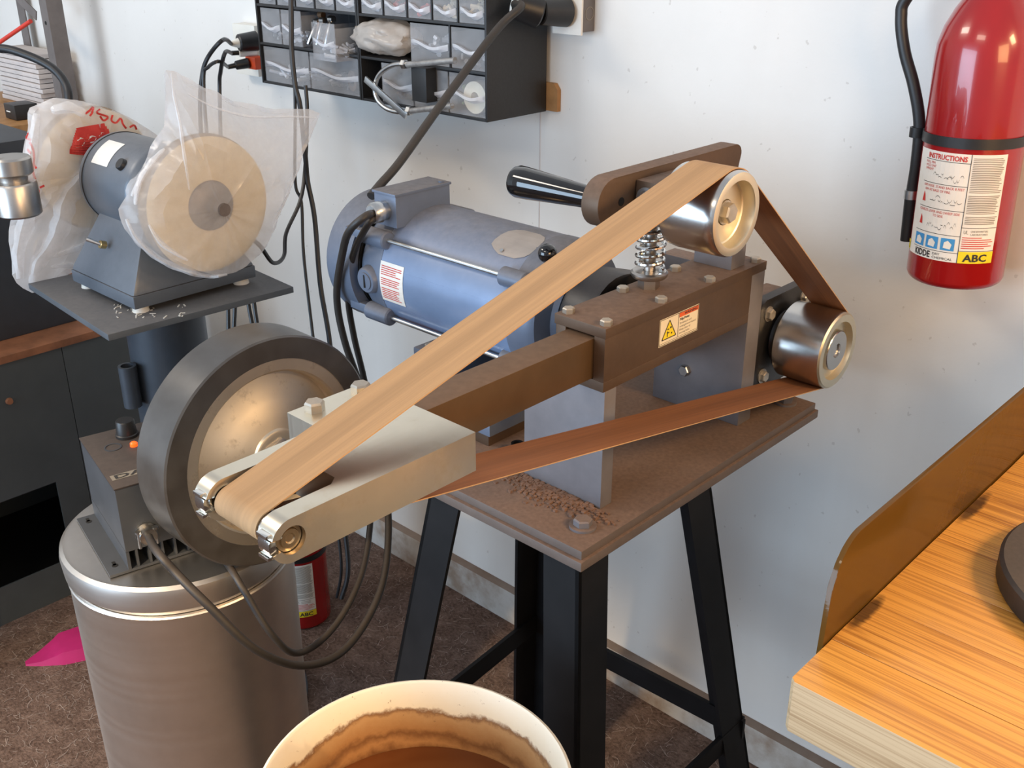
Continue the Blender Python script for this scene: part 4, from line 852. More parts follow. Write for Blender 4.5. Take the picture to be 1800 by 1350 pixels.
r0, r1, r2, r3, r4 = SH[0] + 0.0047, SH[1] + 0.0047, SH[2] + 0.0047, SH[3] + 0.0047, SH[4]
xl, xr = CXL + 0.006, CXM - 0.006; w5 = (xr - xl) / 5
cl = cabinet(CXL, CXM - 0.0008, 'black drawer cabinet with clear drawers, left of the pair on the wall', SH, [(xl + w5 * i, SH[2] + 0.0045, SH[4]) for i in range(1, 5)])
xa, xb = CXM + 0.006, CXR - 0.006; w5b = (xb - xa) / 5; w4 = (xb - xa) / 4; w3 = (xb - xa) / 3
cr = cabinet(CXM + 0.0008, CXR, 'black drawer cabinet with clear drawers, right of the pair with a U-bolt hung on it', SH, [(xa + w5b * i, SH[2] + 0.0045, SH[4]) for i in range(1, 5)] + [(xa + (xb - xa) * 0.735, SH[1] + 0.0045, SH[2])])
for row, za, zb in ((0, r2, SH[3]), (1, r3, SH[4])):
    for i in range(5): drawer(cl, xl + w5 * i + 0.003, xl + w5 * (i + 1) - 0.003, za, zb - 0.001); drawer(cr, xa + w5b * i + 0.003, xa + w5b * (i + 1) - 0.003, za, zb - 0.001)
def put(x0, x1, z0, mat, n, seed, label, kindv='bits', y0=CYF + 0.008): solo('small_parts', content(x0, x1, z0, y0, mat, n, seed, kindv), mat, label, 'hardware', 'loose parts in the cabinet drawers', 'stuff')
ordn = ['first', 'second', 'third', 'fourth', 'fifth']; lm = ['bits_brown', 'bits_grey', 'bits_grey', 'bits_white', 'bits_white']; rm = ['bits_grey', 'bits_red', 'bits_red', 'bits_cream', 'bits_cream']
for i in range(5):
    put(xl + w5 * i + 0.005, xl + w5 * (i + 1) - 0.005, r2 + 0.0016, lm[i], 22, 20 + i, ordn[i] + ' drawer from the left, lowest small row, left cabinet: loose hardware')
    put(xa + w5b * i + 0.005, xa + w5b * (i + 1) - 0.005, r2 + 0.0016, rm[i], 30, 30 + i, ordn[i] + ' drawer from the left, lowest small row, right cabinet: ' + ('red' if i in (1, 2) else 'pale') + ' small parts', 'tall')
# left cabinet, middle row: two drawers, an open slot full of brackets, one drawer pulled out and tilted
wq = (xr - xl) / 4; LW = xr - xl
drawer(cl, xl + 0.004, xl + 0.066, r1, SH[2] - 0.001); put(xl + 0.007, xl + 0.063, r1 + 0.0016, 'bits_grey', 18, 41, 'grey loose parts in the middle row, far left drawer of left cabinet')
drawer(cl, xl + 0.070, xl + 0.132, r1, SH[2] - 0.001); put(xl + 0.073, xl + 0.129, r1 + 0.0016, 'bits_white', 18, 42, 'white loose parts in the middle row drawer left of the brackets')
rnd = random.Random(77)
for i in range(5):
    g = G(); x = xl + 0.140 + 0.013 * i; p = Vector((x, CYF + 0.012 + 0.006 * (i % 2), r1 + 0.006)); q = p + Vector((rnd.uniform(-0.004, 0.008), 0.02, rnd.uniform(0.03, 0.055)))
    g.tube([p, (p + q) / 2 + Vector((0.004, -0.004, 0)), q], 0.0035, 8); g.cyl(q - Vector((0.006, 0, 0)), q + Vector((0.006, 0, 0)), 0.006, n=12)
    solo('hose_bracket', g, 'bits_brown' if i % 2 else 'galvanised', 'small bent metal fitting in the open slot beside the tilted drawer, ' + ordn[i] + ' from the left', 'fitting', 'fittings in the open slot')
drawer(cl, xr - 0.088, xr - 0.022, r1 - 0.012, SH[2] - 0.012, CYF - 0.030, 0.115, 0.0); put(xr - 0.085, xr - 0.025, r1 - 0.010, 'bits_white', 26, 43, 'clear and white bits in the pulled out drawer of left cabinet', y0=CYF - 0.026)
# left cabinet, bottom row: wide drawers
drawer(cl, xl + 0.003, xl + LW * 0.5 - 0.002, r0, SH[1] - 0.001); drawer(cl, xl + LW * 0.5 + 0.002, xr - 0.003, r0, SH[1] - 0.001)
put(xl + 0.006, xl + LW * 0.5 - 0.005, r0 + 0.0016, 'bits_white', 26, 44, 'white odds and ends in the wide bottom left drawer', 'long'); put(xl + LW * 0.5 + 0.005, xr - 0.05, r0 + 0.0016, 'bits_grey', 26, 45, 'grey odds and ends in the wide bottom right drawer of left cabinet', 'long')
g = G(); c = Vector((xr - 0.034, CYF + 0.012, r0 + 0.024)); g.lathe(c, (0.25, 1, 0), [(0, 0.010), (0, 0.0185), (0.03, 0.0185), (0.03, 0.010)], 28, True); solo('pipe_ring', g, 'bits_brown', 'tan pipe ring standing in the bottom drawer of the left cabinet', 'ring')
# right cabinet, middle row: bag, two drawers
f0 = xa + (xb - xa) * 0.42; f1 = xa + (xb - xa) * 0.735
drawer(cr, f0, f1 - 0.003, r1, SH[2] - 0.001); drawer(cr, f1 + 0.003, xb - 0.001, r1, SH[2] - 0.001)
put(f0 + 0.003, f1 - 0.006, r1 + 0.0016, 'bits_white', 24, 51, 'white bits in the drawer right of the crumpled bag', 'tall'); put(f1 + 0.006, xb - 0.004, r1 + 0.0016, 'bits_grey', 20, 52, 'grey bits in the right end drawer of the middle row, right cabinet')
g = G(); bmesh.ops.create_icosphere(g.bm, subdivisions=4, radius=1.0)
c0 = Vector(((xa + f0) / 2 - 0.008, CYF + 0.016, r1 + 0.034)); sc = Vector((0.076, 0.045, 0.031))
for v in g.bm.verts:
    d = v.co.copy(); n1 = noise.noise(d * 2.2 + Vector((4, 0, 0))); n2 = abs(noise.noise(d * 5 + Vector((0, 7, 0)))); k = 1 + 0.18 * n1 - 0.20 * n2
    v.co = c0 + Vector((d.x * sc.x * k, d.y * sc.y * k, max(d.z * sc.z * k, -0.033)))
    if d.x < -0.8: v.co += Vector((-0.012, -0.006, 0.002)) * (-(d.x + 0.8) / 0.2)
solo('crumpled_bag', g, 'film_tan', 'crumpled milky plastic bag stuffed in the right cabinet opening', 'plastic bag', ang=60)
# right cabinet, bottom row
q0 = xa + (xb - xa) * 0.16; q1 = xa + (xb - xa) * 0.43; q2 = xa + (xb - xa) * 0.715
drawer(cr, q0, q1 - 0.002, r0, SH[1] - 0.001); drawer(cr, q1 + 0.002, q2 - 0.002, r0, SH[1] - 0.001); drawer(cr, q2 + 0.002, xb - 0.001, r0, SH[1] - 0.001)
put(q0 + 0.004, q1 - 0.006, r0 + 0.0016, 'bits_brown', 20, 61, 'copper and grey fittings in the drawer behind the U-bolt'); put(q1 + 0.006, q2 - 0.006, r0 + 0.0016, 'bits_grey', 20, 62, 'grey bits in the bottom row drawer left of the white roll'); put(q2 + 0.006, q2 + 0.030, r0 + 0.0016, 'bits_green', 10, 63, 'green bits in the drawer beside the white roll', 'tall')
g = G(); c = Vector((xb - 0.034, CYF + 0.012, r0 + 0.029)); g.lathe(c, (0, 1, 0), [(0, 0.009), (0, 0.026), (0.022, 0.026), (0.022, 0.009)], 36, True); solo('tape_roll', g, 'tape_white', 'round white tape roll in the bottom right corner drawer', 'tape roll')
# U-bolt with strap hanging in front of the bottom row
Yc = CYF - 0.030; P = lambda x, y: onY(x, y, Yc)
g = G(); pts = [P(800, 106), P(760, 110), P(722, 112), P(690, 115), P(668, 130), P(659, 152), P(663, 174), P(678, 190), P(700, 197), P(722, 195), P(760, 190), P(795, 186)]; g.tube(pts, 0.0042, 10, 8); ub = solo('u_bolt', g, 'galvanised', 'shiny galvanised U-bolt with strap plate hanging on the right drawer cabinet', 'U-bolt')
g = G(); g.tube([P(800, 106) , P(716, 114)], 0.0050, 10); part('thread', g, 'bits_grey', ub)
g = G(); g.tube([P(795, 186), P(722, 195)], 0.0050, 10); part('thread', g, 'bits_grey', ub)
for x, y in ((711, 113), (720, 195)): g = G(); q = P(x, y); g.hexbolt(q - Vector((0.004, 0, 0)), (1, 0, 0), 0.008, 0.008); part('nut', g, 'galvanised', ub)
a = P(648, 138); b = P(720, 203); d = (b - a).normalized(); n_ = Vector((0, 1, 0)); s = d.cross(n_) * 0.0055; n_ = n_ * 0.002; off = Vector((0, -0.0075, 0))
g = G(); g.hexa([a - s + off - n_, b - s + off - n_, b + s + off - n_, a + s + off - n_, a - s + off + n_, b - s + off + n_, b + s + off + n_, a + s + off + n_], 0.0008); part('strap_plate', g, 'galvanised', ub)
a = P(716, 118); b = P(742, 180); g = G(); g.box(a.x, a.x + 0.036, CYF - 0.022, CYF + 0.002, b.z - 0.002, a.z, 0.001); solo('rubber_pad', g, 'black_plastic', 'black rubber pad upright between the arms of the U-bolt', 'pad')
# hanging the cabinets: wood cleat between cabinet and wall
q = onY(975, 195, WALL - 0.004); g = G(); g.prism([(CXM, q.z), (q.x + 0.010, q.z), (q.x + 0.010, q.z + 0.036), (q.x + 0.002, q.z + 0.046), (CXM, q.z + 0.046)], 'xz', WALL - 0.0095, WALL - 0.0005); solo('wood_cleat', g, 'tan_wood', 'small light brown wooden cleat behind the right drawer cabinet', 'cleat')

# ================================================================ metal outlet box with black twist plug, grinder power cord
q = onY(1046, 25, WALL); t = thing('outlet_box', 'grey metal wall outlet box above and right of the drawer cabinets', 'outlet box', (q.x, WALL, q.z))
g = G(); g.box(q.x - 0.055, q.x, WALL - 0.032, WALL, q.z - 0.026, q.z + 0.080, 0.003); part('box', g, 'shelf_grey', t)
g = G(); g.box(q.x - 0.058, q.x + 0.002, WALL - 0.0365, WALL - 0.032, q.z - 0.030, q.z + 0.084, 0.001); part('cover_plate', g, 'label_white', t)
g = G(); g.lathe((q.x, WALL - 0.014, q.z + 0.002), (1, 0, 0), [(0, 0.009), (0.0006, 0.009), (0.0006, 0.0105), (0, 0.0105)], 24, True); part('knockout', g, 'ink_grey', t)
pz = q.z + 0.004; a = Vector((q.x - 0.028, WALL - 0.0365, pz)); t = thing('power_plug', 'black round power plug with white maker disc in the wall outlet box', 'plug', a)
b = a + Vector((-0.012, -0.052, 0.003)); g = G(); g.cyl(a, b, 0.023, 0.020, 32, 0.002); pb = part('body', g, 'black_plastic', t)
c = b + Vector((-0.020, -0.036, 0.012)); g = G(); g.cyl(b - Vector((0, 0, 0)), c, 0.026, 0.022, 32, 0.003); part('shell', g, 'black_plastic', t)
d = (c - b).normalized(); g = G(); g.lathe(c, d, [(0.0002, 0.010), (0.0006, 0.010), (0.0006, 0.018), (0.0002, 0.018)], 32, True); part('maker_disc', g, 'label_white', t)
pts = [at(652, 345, 1.415), at(669, 324, 1.43), at(702, 286, 1.45), at(760, 205, 1.49), at(822, 120, 1.54), at(880, 45, 1.57), at(916, 12, 1.58), c]
g = G(); g.tube(pts, 0.0062, 10, 8); solo('motor_lead', g, 'cable_dusty', 'long brownish cord running from the blue motor up to the wall plug', 'cord')

# ================================================================ outlet with plugs left of the cabinets
q = onY(430, 75, WALL); t = thing('wall_outlet', 'white outlet box with plug adapters left of the drawer cabinets', 'outlet', (q.x, WALL, q.z - 0.05))
a = onY(414, 40, WALL - 0.02); b = onY(452, 125, WALL - 0.02)
g = G(); g.box(a.x, a.x + 0.085, WALL - 0.030, WALL, b.z - 0.01, a.z, 0.003); part('box', g, 'white_plastic', t)
yo = WALL - 0.030; po = onY(438, 73, yo - 0.02)
def plug(name, label, p, mat, r, L, d, cap=None):
    d = Vector(d).normalized(); t = thing(name, label, 'plug', p); g = G(); g.cyl(p, p + d * L, r, r * 0.86, 24, 0.002); part('body', g, mat, t)
    g = G(); g.cyl(p + d * L, p + d * (L + 0.016), r * 0.5, 0.005, 16); part('strain_relief', g, 'black_plastic' if cap is None else cap, t); return p + d * (L + 0.016)
p1 = plug('power_plug', 'big dark round plug in the white wall outlet', Vector((po.x, yo, po.z)), 'black_plastic', 0.021, 0.042, (-0.25, -1, -0.05), 'white_plastic')
po2 = onY(446, 110, yo - 0.02); g = G(); g.box(po2.x - 0.016, po2.x + 0.020, yo - 0.030, yo, po2.z - 0.013, po2.z + 0.013, 0.003); solo('plug_adapter', g, 'orange_plastic', 'orange plug adapter in the lower socket of the white outlet', 'adapter')
p2 = plug('power_plug', 'black plug pushed into the orange adapter', Vector((po2.x - 0.003, yo - 0.030, po2.z)), 'black_plastic', 0.011, 0.030, (-0.45, -1, -0.15))
p3 = plug('power_plug', 'white topped plug between the dark plug and the orange adapter', Vector((po2.x - 0.012, yo, (po.z + po2.z) / 2 - 0.002)), 'white_plastic', 0.010, 0.040, (-0.45, -1, 0.0))
def cord(name, label, pts, r, mat='cable_black'): g = G(); g.tube(pts, r, 8, 7); return solo(name, g, mat, label, 'cord', 'black cords hanging on the wall')
cord('cord', 'black cord arching out of the big dark plug', [p1, at(392, 70, 2.02), at(366, 100, 2.04), at(355, 135, 2.06), at(352, 200, 2.08), at(360, 330, 2.1), at(380, 500, 2.12)], 0.0042)
cord('cord', 'black cord dropping from the white topped plug', [p3, at(396, 92, 2.0), at(388, 125, 2.03), at(386, 160, 2.06), at(390, 300, 2.09), at(400, 480, 2.12)], 0.0040)
cord('cord', 'black cord curving out of the orange adapter plug', [p2, at(385, 108, 2.0), at(366, 118, 2.03), at(358, 140, 2.05), at(366, 260, 2.08), at(392, 470, 2.12)], 0.0036)
# cords hanging in front of the cabinets and down the wall
cord('cord', 'thick black cord hanging in front of the left drawer cabinet down the wall', [at(500, -700, 1.70), at(508, -300, 1.80), at(512, 20, 1.86), at(513, 90, 1.87), at(519, 150, 1.88), at(528, 190, 1.89), at(537, 277, 1.93), at(541, 320, 1.95), at(553, 383, 1.96), at(563, 500, 1.96), at(580, 605, 1.97), at(592, 760, 1.98), at(603, 900, 2.0), at(612, 1000, 2.02), at(600, 1052, 2.04)], 0.0046)
cord('cord', 'thin black cord hanging in front of the left drawer cabinet beside the thick one', [at(496, -700, 1.72), at(505, -300, 1.82), at(511, 60, 1.88), at(517, 140, 1.89), at(519, 190, 1.90), at(519, 320, 1.95), at(530, 357, 1.96), at(534, 450, 1.97), at(550, 590, 1.98), at(570, 760, 1.99), at(592, 920, 2.0), at(600, 1000, 2.02), at(592, 1050, 2.06)], 0.0030)
cord('cord', 'black cord hanging below the cabinet and looping back to the buffer', [at(537, 150, 1.93), at(540, 200, 1.94), at(536, 300, 1.95), at(527, 355, 1.94), at(503, 410, 1.92), at(499, 450, 1.88), at(480, 462, 1.80), at(455, 430, 1.74), at(425, 410, 1.70)], 0.0036)
for i, (xa_, xb_) in enumerate(((400, 402), (415, 411), (440, 455), (428, 447))): cord('cord', ordn[i] + ' of the black cords hanging behind the pedestal plate, counted from the left', [at(xa_, 480, 1.98), at((xa_ + xb_) / 2, 540, 1.99), at(xb_, 600, 2.0), at(xb_ + 4, 720, 2.02), at(xb_ + 10, 860, 2.05)], 0.0040)

# ================================================================ fire extinguishers
def extinguisher(name, label, base, up, facing, hose=True):
    """axis along up from base (bottom centre); facing = azimuth of the label centre, local frame then placed"""
    R = 0.0575; z = Vector(up).normalized(); x = (Vector(facing) - z * z.dot(Vector(facing))).normalized(); y = z.cross(x)
    M = Matrix(((x.x, y.x, z.x, base[0]), (x.y, y.y, z.y, base[1]), (x.z, y.z, z.z, base[2]), (0, 0, 0, 1)))
    t = thing(name, label, 'fire extinguisher', M=M)
    g = G(); g.lathe((0, 0, 0), (0, 0, 1), [(0.006, 0), (0.002, 0.046), (0.0, 0.052), (0.003, 0.0555), (0.008, R), (0.268, R), (0.285, 0.0565), (0.305, 0.051), (0.325, 0.041), (0.342, 0.030), (0.355, 0.0205), (0.366, 0.0165), (0.376, 0.016), (0.376, 0.0)], 64); part('cylinder', g, 'red_paint', t, local=True)
    rm_ = lambda u: 0.08 + (u - 0.08) * (1.2 if u < 0.08 else 0.77)
    f = lambda d: (lambda u, v: ((R + d) * math.cos(rm_(u)), (R + d) * math.sin(rm_(u)), v))
    a0, a1, v0, v1 = -1.02, 1.02, 0.035, 0.166; g = G(); rect(g, a0, a1, v0, v1, f(0.0004), 24); part('label', g, 'label_white', t, local=True, label='white instruction label')
    g = G(); am = 0.08; w = a1 - a0; e = 0.012; n1 = 0.0008
    def ln(g, u0, u1, va, vb): rect(g, u0, u1, va, vb, f(n1), max(1, int(abs(u1 - u0) / 0.08)))
    g.mi = 0
    for a in ((am - 0.006, am + 0.006, v0, v1), (-0.78, am, 0.155, 0.1556), (-0.78, am, 0.1275, 0.1281), (-0.80, am, 0.0975, 0.0981), (-0.82, am, 0.0675, 0.0681), (-0.82, am, 0.0465, 0.0471), (am, a1, 0.0785, 0.0791), (am, a1, 0.0500, 0.0506)): ln(g, *a)
    put_text(g, 'KIDDE', -0.76, 0.0372, 0.0078, f(n1), 0.36, 0.03); put_text(g, 'DRY', -0.36, 0.0415, 0.0030, f(n1), 0.14); put_text(g, 'CHEMICAL', -0.36, 0.0370, 0.0030, f(n1), 0.36)
    # small hand drawings
    rnd = random.Random(11)
    for vb_ in (0.134, 0.103, 0.074):
        for k in range(10):
            u = -0.55 + k * 0.055; v = vb_ + rnd.uniform(0, 0.008); du = rnd.uniform(0.03, 0.09); dv = rnd.uniform(-0.004, 0.004); n = 4
            for j in range(n): ua, ub = u + du * j / n, u + du * (j + 1) / n; va = v + dv * math.sin(PI * j / n); vb2 = v + dv * math.sin(PI * (j + 1) / n); g.quad(f(n1)(ua, va), f(n1)(ub, vb2), f(n1)(ub, vb2 + 0.0006), f(n1)(ua, va + 0.0006))
    g.mi = 1; put_text(g, 'INSTRUCTIONS', -0.72, 0.1572, 0.0058, f(n1), 0.74, 0.03)
    for s, u, v, ww in (('PULL PIN', -0.76, 0.1505, 0.22), ('HOLD UNIT', -0.76, 0.1465, 0.25), ('UPRIGHT', -0.76, 0.1425, 0.20), ('AIM HOSE. STAND BACK 8 FEET', -0.74, 0.1228, 0.78), ('AIM AT BASE OF FIRE.', -0.70, 0.1180, 0.52), ('SQUEEZE LEVER AND SWEEP SIDE', -0.78, 0.0928, 0.80), ('TO SIDE.', -0.45, 0.0882, 0.20)): put_text(g, s, u, v, 0.0030, f(n1), ww)
    for v in (0.104, 0.076): g.mesh2d([(-0.74, v), (-0.66, v), (-0.68, v + 0.008), (-0.71, v + 0.012)], [(0, 1, 2, 3)], f(n1))
    g.mi = 2
    for k in range(3): ln(g, -0.80 + 0.285 * k, -0.80 + 0.285 * k + 0.235, 0.0490, 0.0640)
    g.mi = 3
    for k in range(3): u = -0.80 + 0.285 * k; g.mesh2d([(u + 0.05, 0.052), (u + 0.17, 0.051), (u + 0.19, 0.057), (u + 0.12, 0.0615), (u + 0.06, 0.059)], [(0, 1, 2, 3, 4)], f(n1 + 0.0003))
    g.mi = 4
    ln(g, am + 0.012, a1, v0, 0.0495); ln(g, a0 - 0.10, a0 + 0.02, v0 + 0.002, 0.049)
    g.mi = 0; put_text(g, 'ABC', am + 0.14, 0.0375, 0.0088, f(n1 + 0.0004), 0.62, 0.03); put_text(g, 'C', a0 - 0.07, 0.0385, 0.0070, f(n1 + 0.0004), 0.06, 0.02)
    g.mi = 5; rnd = random.Random(21)
    for k in range(38):
        v = 0.1620 - k * 0.0021
        if v < 0.082: break
        if k in (20, 32): continue
        ln(g, am + 0.05, am + 0.05 + rnd.uniform(0.74, 0.84), v - 0.0009, v)
    put_text(g, 'UL', am + 0.06, 0.0715, 0.0045, f(n1), 0.12); put_text(g, 'UNDERWRITERS', am + 0.24, 0.0735, 0.0024, f(n1), 0.46); put_text(g, 'LABORATORIES', am + 0.24, 0.0698, 0.0024, f(n1), 0.46)
    g.mi = 1
    for k in range(6): ln(g, am + 0.05, am + 0.05 + (0.5, 0.78, 0.82, 0.7, 0.8, 0.6)[k], 0.0664 - k * 0.0026, 0.0674 - k * 0.0026)
    part('lettering', g, ['ink_black', 'ink_red', 'ink_blue', 'label_white', 'ink_yellow', 'ink_grey'], t, local=True)
    g = G(); g.lathe((0, 0, 0.172), (0, 0, 1), [(0, R + 0.0002), (0, R + 0.002), (0.012, R + 0.002), (0.012, R + 0.0002)], 64, True); part('strap', g, 'black_plastic', t, local=True)
    g = G(); g.cyl((0, 0, 0.372), (0, 0, 0.392), 0.020, n=24); g.box(-0.014, 0.014, -0.020, 0.020, 0.388, 0.425, 0.003); part('valve', g, 'black_plastic', t, local=True)
    g = G(); g.hexa([(-0.010, -0.02, 0.425), (0.010, -0.02, 0.425), (0.010, 0.085, 0.445), (-0.010, 0.085, 0.445), (-0.010, -0.02, 0.432), (0.010, -0.02, 0.432), (0.010, 0.085, 0.452), (-0.010, 0.085, 0.452)], 0.002); part('lever', g, 'black_plastic', t, local=True)
    g = G(); g.hexa([(-0.009, 0.01, 0.398), (0.009, 0.01, 0.398), (0.009, 0.085, 0.385), (-0.009, 0.085, 0.385), (-0.009, 0.01, 0.404), (0.009, 0.01, 0.404), (0.009, 0.085, 0.391), (-0.009, 0.085, 0.391)], 0.002); part('carry_handle', g, 'black_plastic', t, local=True)
    if hose:
        h = 0.0068; inv = M.inverted(); yb = base[1] - 0.01
        pts = [Vector((-0.0, -0.018, 0.405)), Vector((0.0, -0.05, 0.40)), inv @ onY(1597, -8, yb), inv @ onY(1584, 30, yb), inv @ onY(1590, 90, yb), inv @ onY(1606, 150, yb), inv @ onY(1616, 215, yb), inv @ onY(1611, 285, yb), inv @ onY(1602, 345, yb), inv @ onY(1594, 420, yb)]
        g = G(); g.tube(pts, 0.0072, 14, 8); ho = part('hose', g, 'cable_black', t, local=True)
        a = pts[-2]; b = pts[-1]; d = (b - a).normalized(); g = G(); g.cyl(a, b + d * 0.002, 0.0082, 0.0082, 20); part('nozzle', g, 'black_plastic', t, local=True)
        g = G(); g.cyl(a - d * 0.008, a + d * 0.003, 0.0092, n=20); part('ferrule', g, 'galvanised', t, local=True)
        q = inv @ onY(1613, 232, yb); g = G(); g.lathe(q - Vector((0, 0, 0.006)), (0, 0, 1), [(0, 0.0076), (0, 0.0098), (0.012, 0.0098), (0.012, 0.0076)], 20, True)
        qq = Vector((q.x, q.y, 0)); dd = qq.normalized(); s = Vector((-dd.y, dd.x, 0)) * 0.004; a = dd * (R - 0.001); b = qq - dd * 0.008; zz = Vector((0, 0, 1)); z0, z1 = q.z - 0.006, q.z + 0.006
        g.hexa([a - s + zz * z0, b - s + zz * z0, b + s + zz * z0, a + s + zz * z0, a - s + zz * z1, b - s + zz * z1, b + s + zz * z1, a + s + zz * z1]); part('hose_clip', g, 'black_plastic', t, local=True)
    return t, M
b = onY(1676, 487, 1.315); tp = onY(1740, 60, 1.315); e, M = extinguisher('fire_extinguisher', 'red fire extinguisher with white label hanging on the right wall', b, tp - b, (0.29, -1, 0))
wl = M @ Vector((0, 0, 0.30)); g = G(); g.box(wl.x - 0.02, wl.x + 0.02, wl.y + 0.0575, WALL, wl.z - 0.12, wl.z + 0.13, 0.001); solo('wall_bracket', g, 'black_plastic', 'black wall bracket behind the hanging red fire extinguisher', 'bracket')
b = onZ(536, 1080, 0); extinguisher('fire_extinguisher', 'small red fire extinguisher standing on the floor behind the steel bin', b, (0.0, 0.0, 1), (0.62, -0.85, 0), False)

# ================================================================ clutter at the left
MXF = -2.08
t = thing('machine_stand', 'grey sheet metal machine stand with dark opening and rusty top', 'machine stand', (-2.38, 0.72, 0))
tz = onX(0, 640, MXF).z; ya, yb_ = 0.10, 1.06; o0 = onX(0, 868, MXF); o1 = onX(120, 985, MXF); oy1 = 0.768; oz1 = o0.z - 0.02; oz0 = 0.09; oy0 = 0.45
g = G(); T = 0.004
g.box(MXF - T, MXF, ya, oy0, 0, tz); g.box(MXF - T, MXF, oy1, 0.833, 0, tz); g.box(MXF - T, MXF, oy0, oy1, 0, oz0); g.box(MXF - T, MXF, oy0, oy1, oz1, tz); part('front_panel', g, 'machine_grey', t)
g = G(); g.box(MXF - T, MXF, 0.8345, yb_, 0, tz, 0.0005); part('end_panel', g, 'machine_grey', t)
g = G(); g.box(MXF - 0.42, MXF - T, yb_ - T, yb_, 0, tz); g.box(MXF - 0.42, MXF - T, ya, ya + T, 0, tz); g.box(MXF - 0.42, MXF - 0.416, ya + T, yb_ - T, 0, tz); part('rear_panels', g, 'machine_grey', t)
g = G(); g.box(MXF - 0.42, MXF - T, ya + T, yb_ - T, 0.01, 0.02); part('floor_pan', g, 'dark_hole', t)
g = G(); g.box(MXF - 0.44, MXF + 0.006, ya - 0.01, yb_ + 0.01, tz, tz + 0.016, 0.002); part('top', g, 'rusty', t)
q = onX(16, 705, MXF); g = G(); g.cyl((MXF - 0.001, q.y, q.z), (MXF + 0.006, q.y, q.z), 0.008, 0.006, 16); part('bolt', g, 'rusty', t)
tt = tz + 0.016
t = thing('old_grinding_machine', 'dark grey machine head with black column standing on the rusty top', 'machine', (-2.3, 0.7, tt))
g = G(); q0 = onX(140, 580, -2.16); q1 = onX(140, 480, -2.16); g.box(-2.50, -2.16, 0.62, q0.y, tt, 1.0, 0.004); part('housing', g, 'dark_grey', t)
g = G(); g.hexa([(-2.16, 0.52, tt + 0.02), (-2.09, 0.52, tt + 0.02), (-2.09, 0.60, tt + 0.02), (-2.16, 0.60, tt + 0.02), (-2.13, 0.40, 0.92), (-2.06, 0.40, 0.92), (-2.06, 0.47, 0.92), (-2.13, 0.47, 0.92)], 0.004); part('column', g, 'leg_black', t)
g = G(); g.box(-2.20, -2.085, 0.44, 0.665, tt, tt + 0.035, 0.010); part('foot', g, 'rusty', t)
g = G(); g.box(-2.50, -2.17, 0.30, 0.62, tt, 0.96, 0.004); part('motor_cover', g, 'leg_black', t)
# plunger of a press at the left edge
q = at(18, 300, 1.56); t = thing('steel_plunger', 'polished steel plunger knob on a press arm at the left edge', 'press', (q.x - 0.2, q.y - 0.12, 0))
ct = at(16, 275, 1.56); 
g = G(); g.lathe((ct.x, ct.y, ct.z), (0, 0, -1), [(0, 0), (0, 0.027), (0.003, 0.030), (0.024, 0.030), (0.027, 0.027), (0.029, 0.021), (0.036, 0.020), (0.038, 0.030), (0.041, 0.032), (0.086, 0.032), (0.089, 0.029), (0.089, 0)], 48); part('knob', g, 'old_steel', t)
av = Vector((-0.88, -0.47, 0)).normalized(); g = G(); a = Vector((ct.x, ct.y, ct.z - 0.064)) + av * 0.03; g.cyl(a, a + av * 0.40, 0.018, n=20); part('arm', g, 'leg_black', t)
e_ = a + av * 0.38; g = G(); g.cyl((e_.x, e_.y, 0.02), (e_.x, e_.y, e_.z + 0.05), 0.03, n=24); g.cyl((e_.x, e_.y, 0), (e_.x, e_.y, 0.02), 0.05, n=32); part('column', g, 'leg_black', t)
# shelving upright with braces
sp = onY(78, 20, 1.24); t = thing('steel_shelving', 'grey steel shelving rack with diagonal braces in the top left corner', 'shelving', (sp.x - 0.4, 1.2, 0))
g = G(); g.box(sp.x - 0.018, sp.x + 0.022, 1.238, 1.242, 0, 2.1); g.box(sp.x + 0.018, sp.x + 0.022, 1.242, 1.28, 0, 2.1); up_ = part('upright', g, 'shelf_grey', t)
for z in (1.155, 1.04, 0.9): g = G(); g.cyl((sp.x + 0.001, 1.2382, z), (sp.x + 0.001, 1.2374, z), 0.005, n=14); part('hole', g, 'dark_hole', up_)
def bar(name, a, b, w, th_, mat, par):
    a = Vector(a); b = Vector(b); d = (b - a).normalized(); n = Vector((0, 1, 0)); n = (n - d * n.dot(d)).normalized(); s = d.cross(n) * w; n = n * th_; g = G()
    g.hexa([a - s - n, b - s - n, b + s - n, a + s - n, a - s + n, b - s + n, b + s + n, a + s + n]); return part(name, g, mat, par)
a = onY(64, 28, 1.236); b_ = onY(14, -22, 1.236); bar('brace', a, b_, 0.012, 0.0015, 'shelf_grey', t)
a = onY(48, 100, 1.30); b_ = onY(-10, 205, 1.30); bar('brace', a, b_, 0.014, 0.0015, 'shelf_grey', t)
s2 = onY(46, 60, 1.355); g = G(); g.box(s2.x - 0.022, s2.x + 0.022, 1.352, 1.356, 0, 2.1); part('upright', g, 'shelf_grey', t)
g = G(); g.box(sp.x - 0.75, sp.x - 0.70, 1.238, 1.242, 0, 2.1); part('upright', g, 'shelf_grey', t)
for z in (0.55, 1.42): g = G(); g.box(sp.x - 0.75, sp.x + 0.016, 1.243, 1.372, z, z + 0.02, 0.002); part('shelf', g, 'shelf_grey', t)
a = onY(54, 37, 1.233); b_ = onY(0, 74, 1.20); g = G(); g.cyl(a, b_ + (b_ - a) * 0.5, 0.0055, n=12); solo('red_rod', g, 'red_rod', 'thin red rod slanting behind the shelving upright', 'rod')
a = onY(0, 95, 1.34); b_ = onY(40, 190, 1.34); sh = 0.013
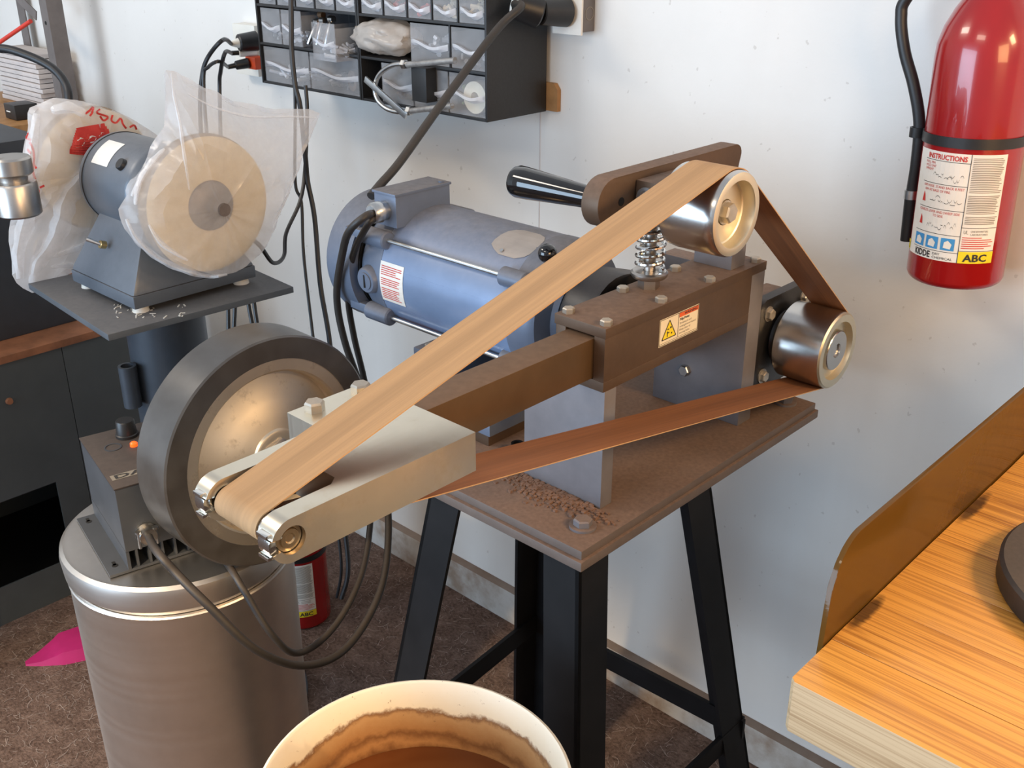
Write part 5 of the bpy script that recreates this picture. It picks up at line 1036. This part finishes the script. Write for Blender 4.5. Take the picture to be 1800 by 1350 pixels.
for i in range(11): g = G(); g.box(sp.x - 0.42, sp.x - 0.150 - 0.004 * (i % 3), 1.26 + 0.003 * (i % 2), 1.345, 0.92 + i * sh, 0.92 + i * sh + sh - 0.002, 0.001); solo('paper_stack', g, 'paper', ('lowest' if i == 0 else 'topmost' if i == 10 else ordn[i - 1] + ' from the bottom' if i < 6 else ordn[9 - i] + ' from the top') + ' of the pale pads stacked behind the shelving upright', 'paper pad', 'paper pads on the rack')
g = G(); g.box(sp.x - 0.55, sp.x - 0.05, 1.246, 1.350, 0.57, 0.919, 0.003); solo('cardboard_box', g, 'tan_wood', 'tan box under the paper pads on the shelving', 'box')
pts = [at(-60, 92, 2.10), at(0, 85, 2.10), at(45, 96, 2.10), at(90, 118, 2.10), at(114, 145, 2.10), at(121, 175, 2.10), at(118, 230, 2.12), at(100, 320, 2.15)]
g = G(); g.tube(pts, 0.0085, 12, 8); solo('black_hose', g, 'cable_black', 'thick black hose arching in the top left corner', 'hose')
q = onZ(40, 210, 1.0); tb2 = at(38, 192, 2.72); t = thing('black_gadget', 'small black box with a pale line on the tan crate behind the white bag', 'gadget', (tb2.x, tb2.y, tb2.z - 0.022))
g = G(); g.box(tb2.x - 0.035, tb2.x + 0.030, tb2.y - 0.030, tb2.y + 0.030, tb2.z - 0.022, tb2.z + 0.016, 0.003); part('case', g, 'black_plastic', t)
g = G(); g.box(tb2.x - 0.020, tb2.x + 0.002, tb2.y - 0.0312, tb2.y - 0.030, tb2.z - 0.004, tb2.z - 0.0015); part('stripe', g, 'label_white', t)
g = G(); cz = tb2.z - 0.022; g.box(tb2.x - 0.36, tb2.x + 0.09, tb2.y - 0.12, tb2.y + 0.06, cz - 0.055, cz - 0.001, 0.003); solo('wooden_crate', g, 'tan_wood', 'flat tan wooden board behind the steel plunger', 'board')
g = G(); g.box(tb2.x - 0.34, tb2.x + 0.07, tb2.y - 0.10, tb2.y + 0.05, 0.0, cz - 0.0555, 0.004); solo('grey_cabinet', g, 'dark_grey', 'dark grey cabinet in the far left background', 'cabinet')
# pink plastic scoop on the floor
a = onZ(45, 1168, 0.0); b_ = onZ(150, 1138, 0.0); d = (b_ - a).normalized(); s = Vector((-d.y, d.x, 0)); g = G(); Lq = (b_ - a).length
prof = [(0, 0.0, 0.004), (0.25, 0.022, 0.010), (0.5, 0.034, 0.022), (0.62, 0.040, 0.030), (1.0, 0.046, 0.030), (1.5, 0.046, 0.026)]
rings = []
for u, w, h in prof:
    c = a + d * Lq * u; w = max(w, 0.006); rings.append([g.bm.verts.new(c + s * k * w + Vector((0, 0, zz))) for k, zz in ((-1, 0), (1, 0), (0.85, h), (-0.85, h * 0.9))])
for A, B in zip(rings, rings[1:]):
    for k in range(4): g.face([A[k], A[(k + 1) % 4], B[(k + 1) % 4], B[k]])
g.face(rings[0]); g.face(list(reversed(rings[-1]))); solo('plastic_scoop', g, 'pink_plastic', 'magenta pink plastic scoop lying on the carpet beside the bin', 'scoop')
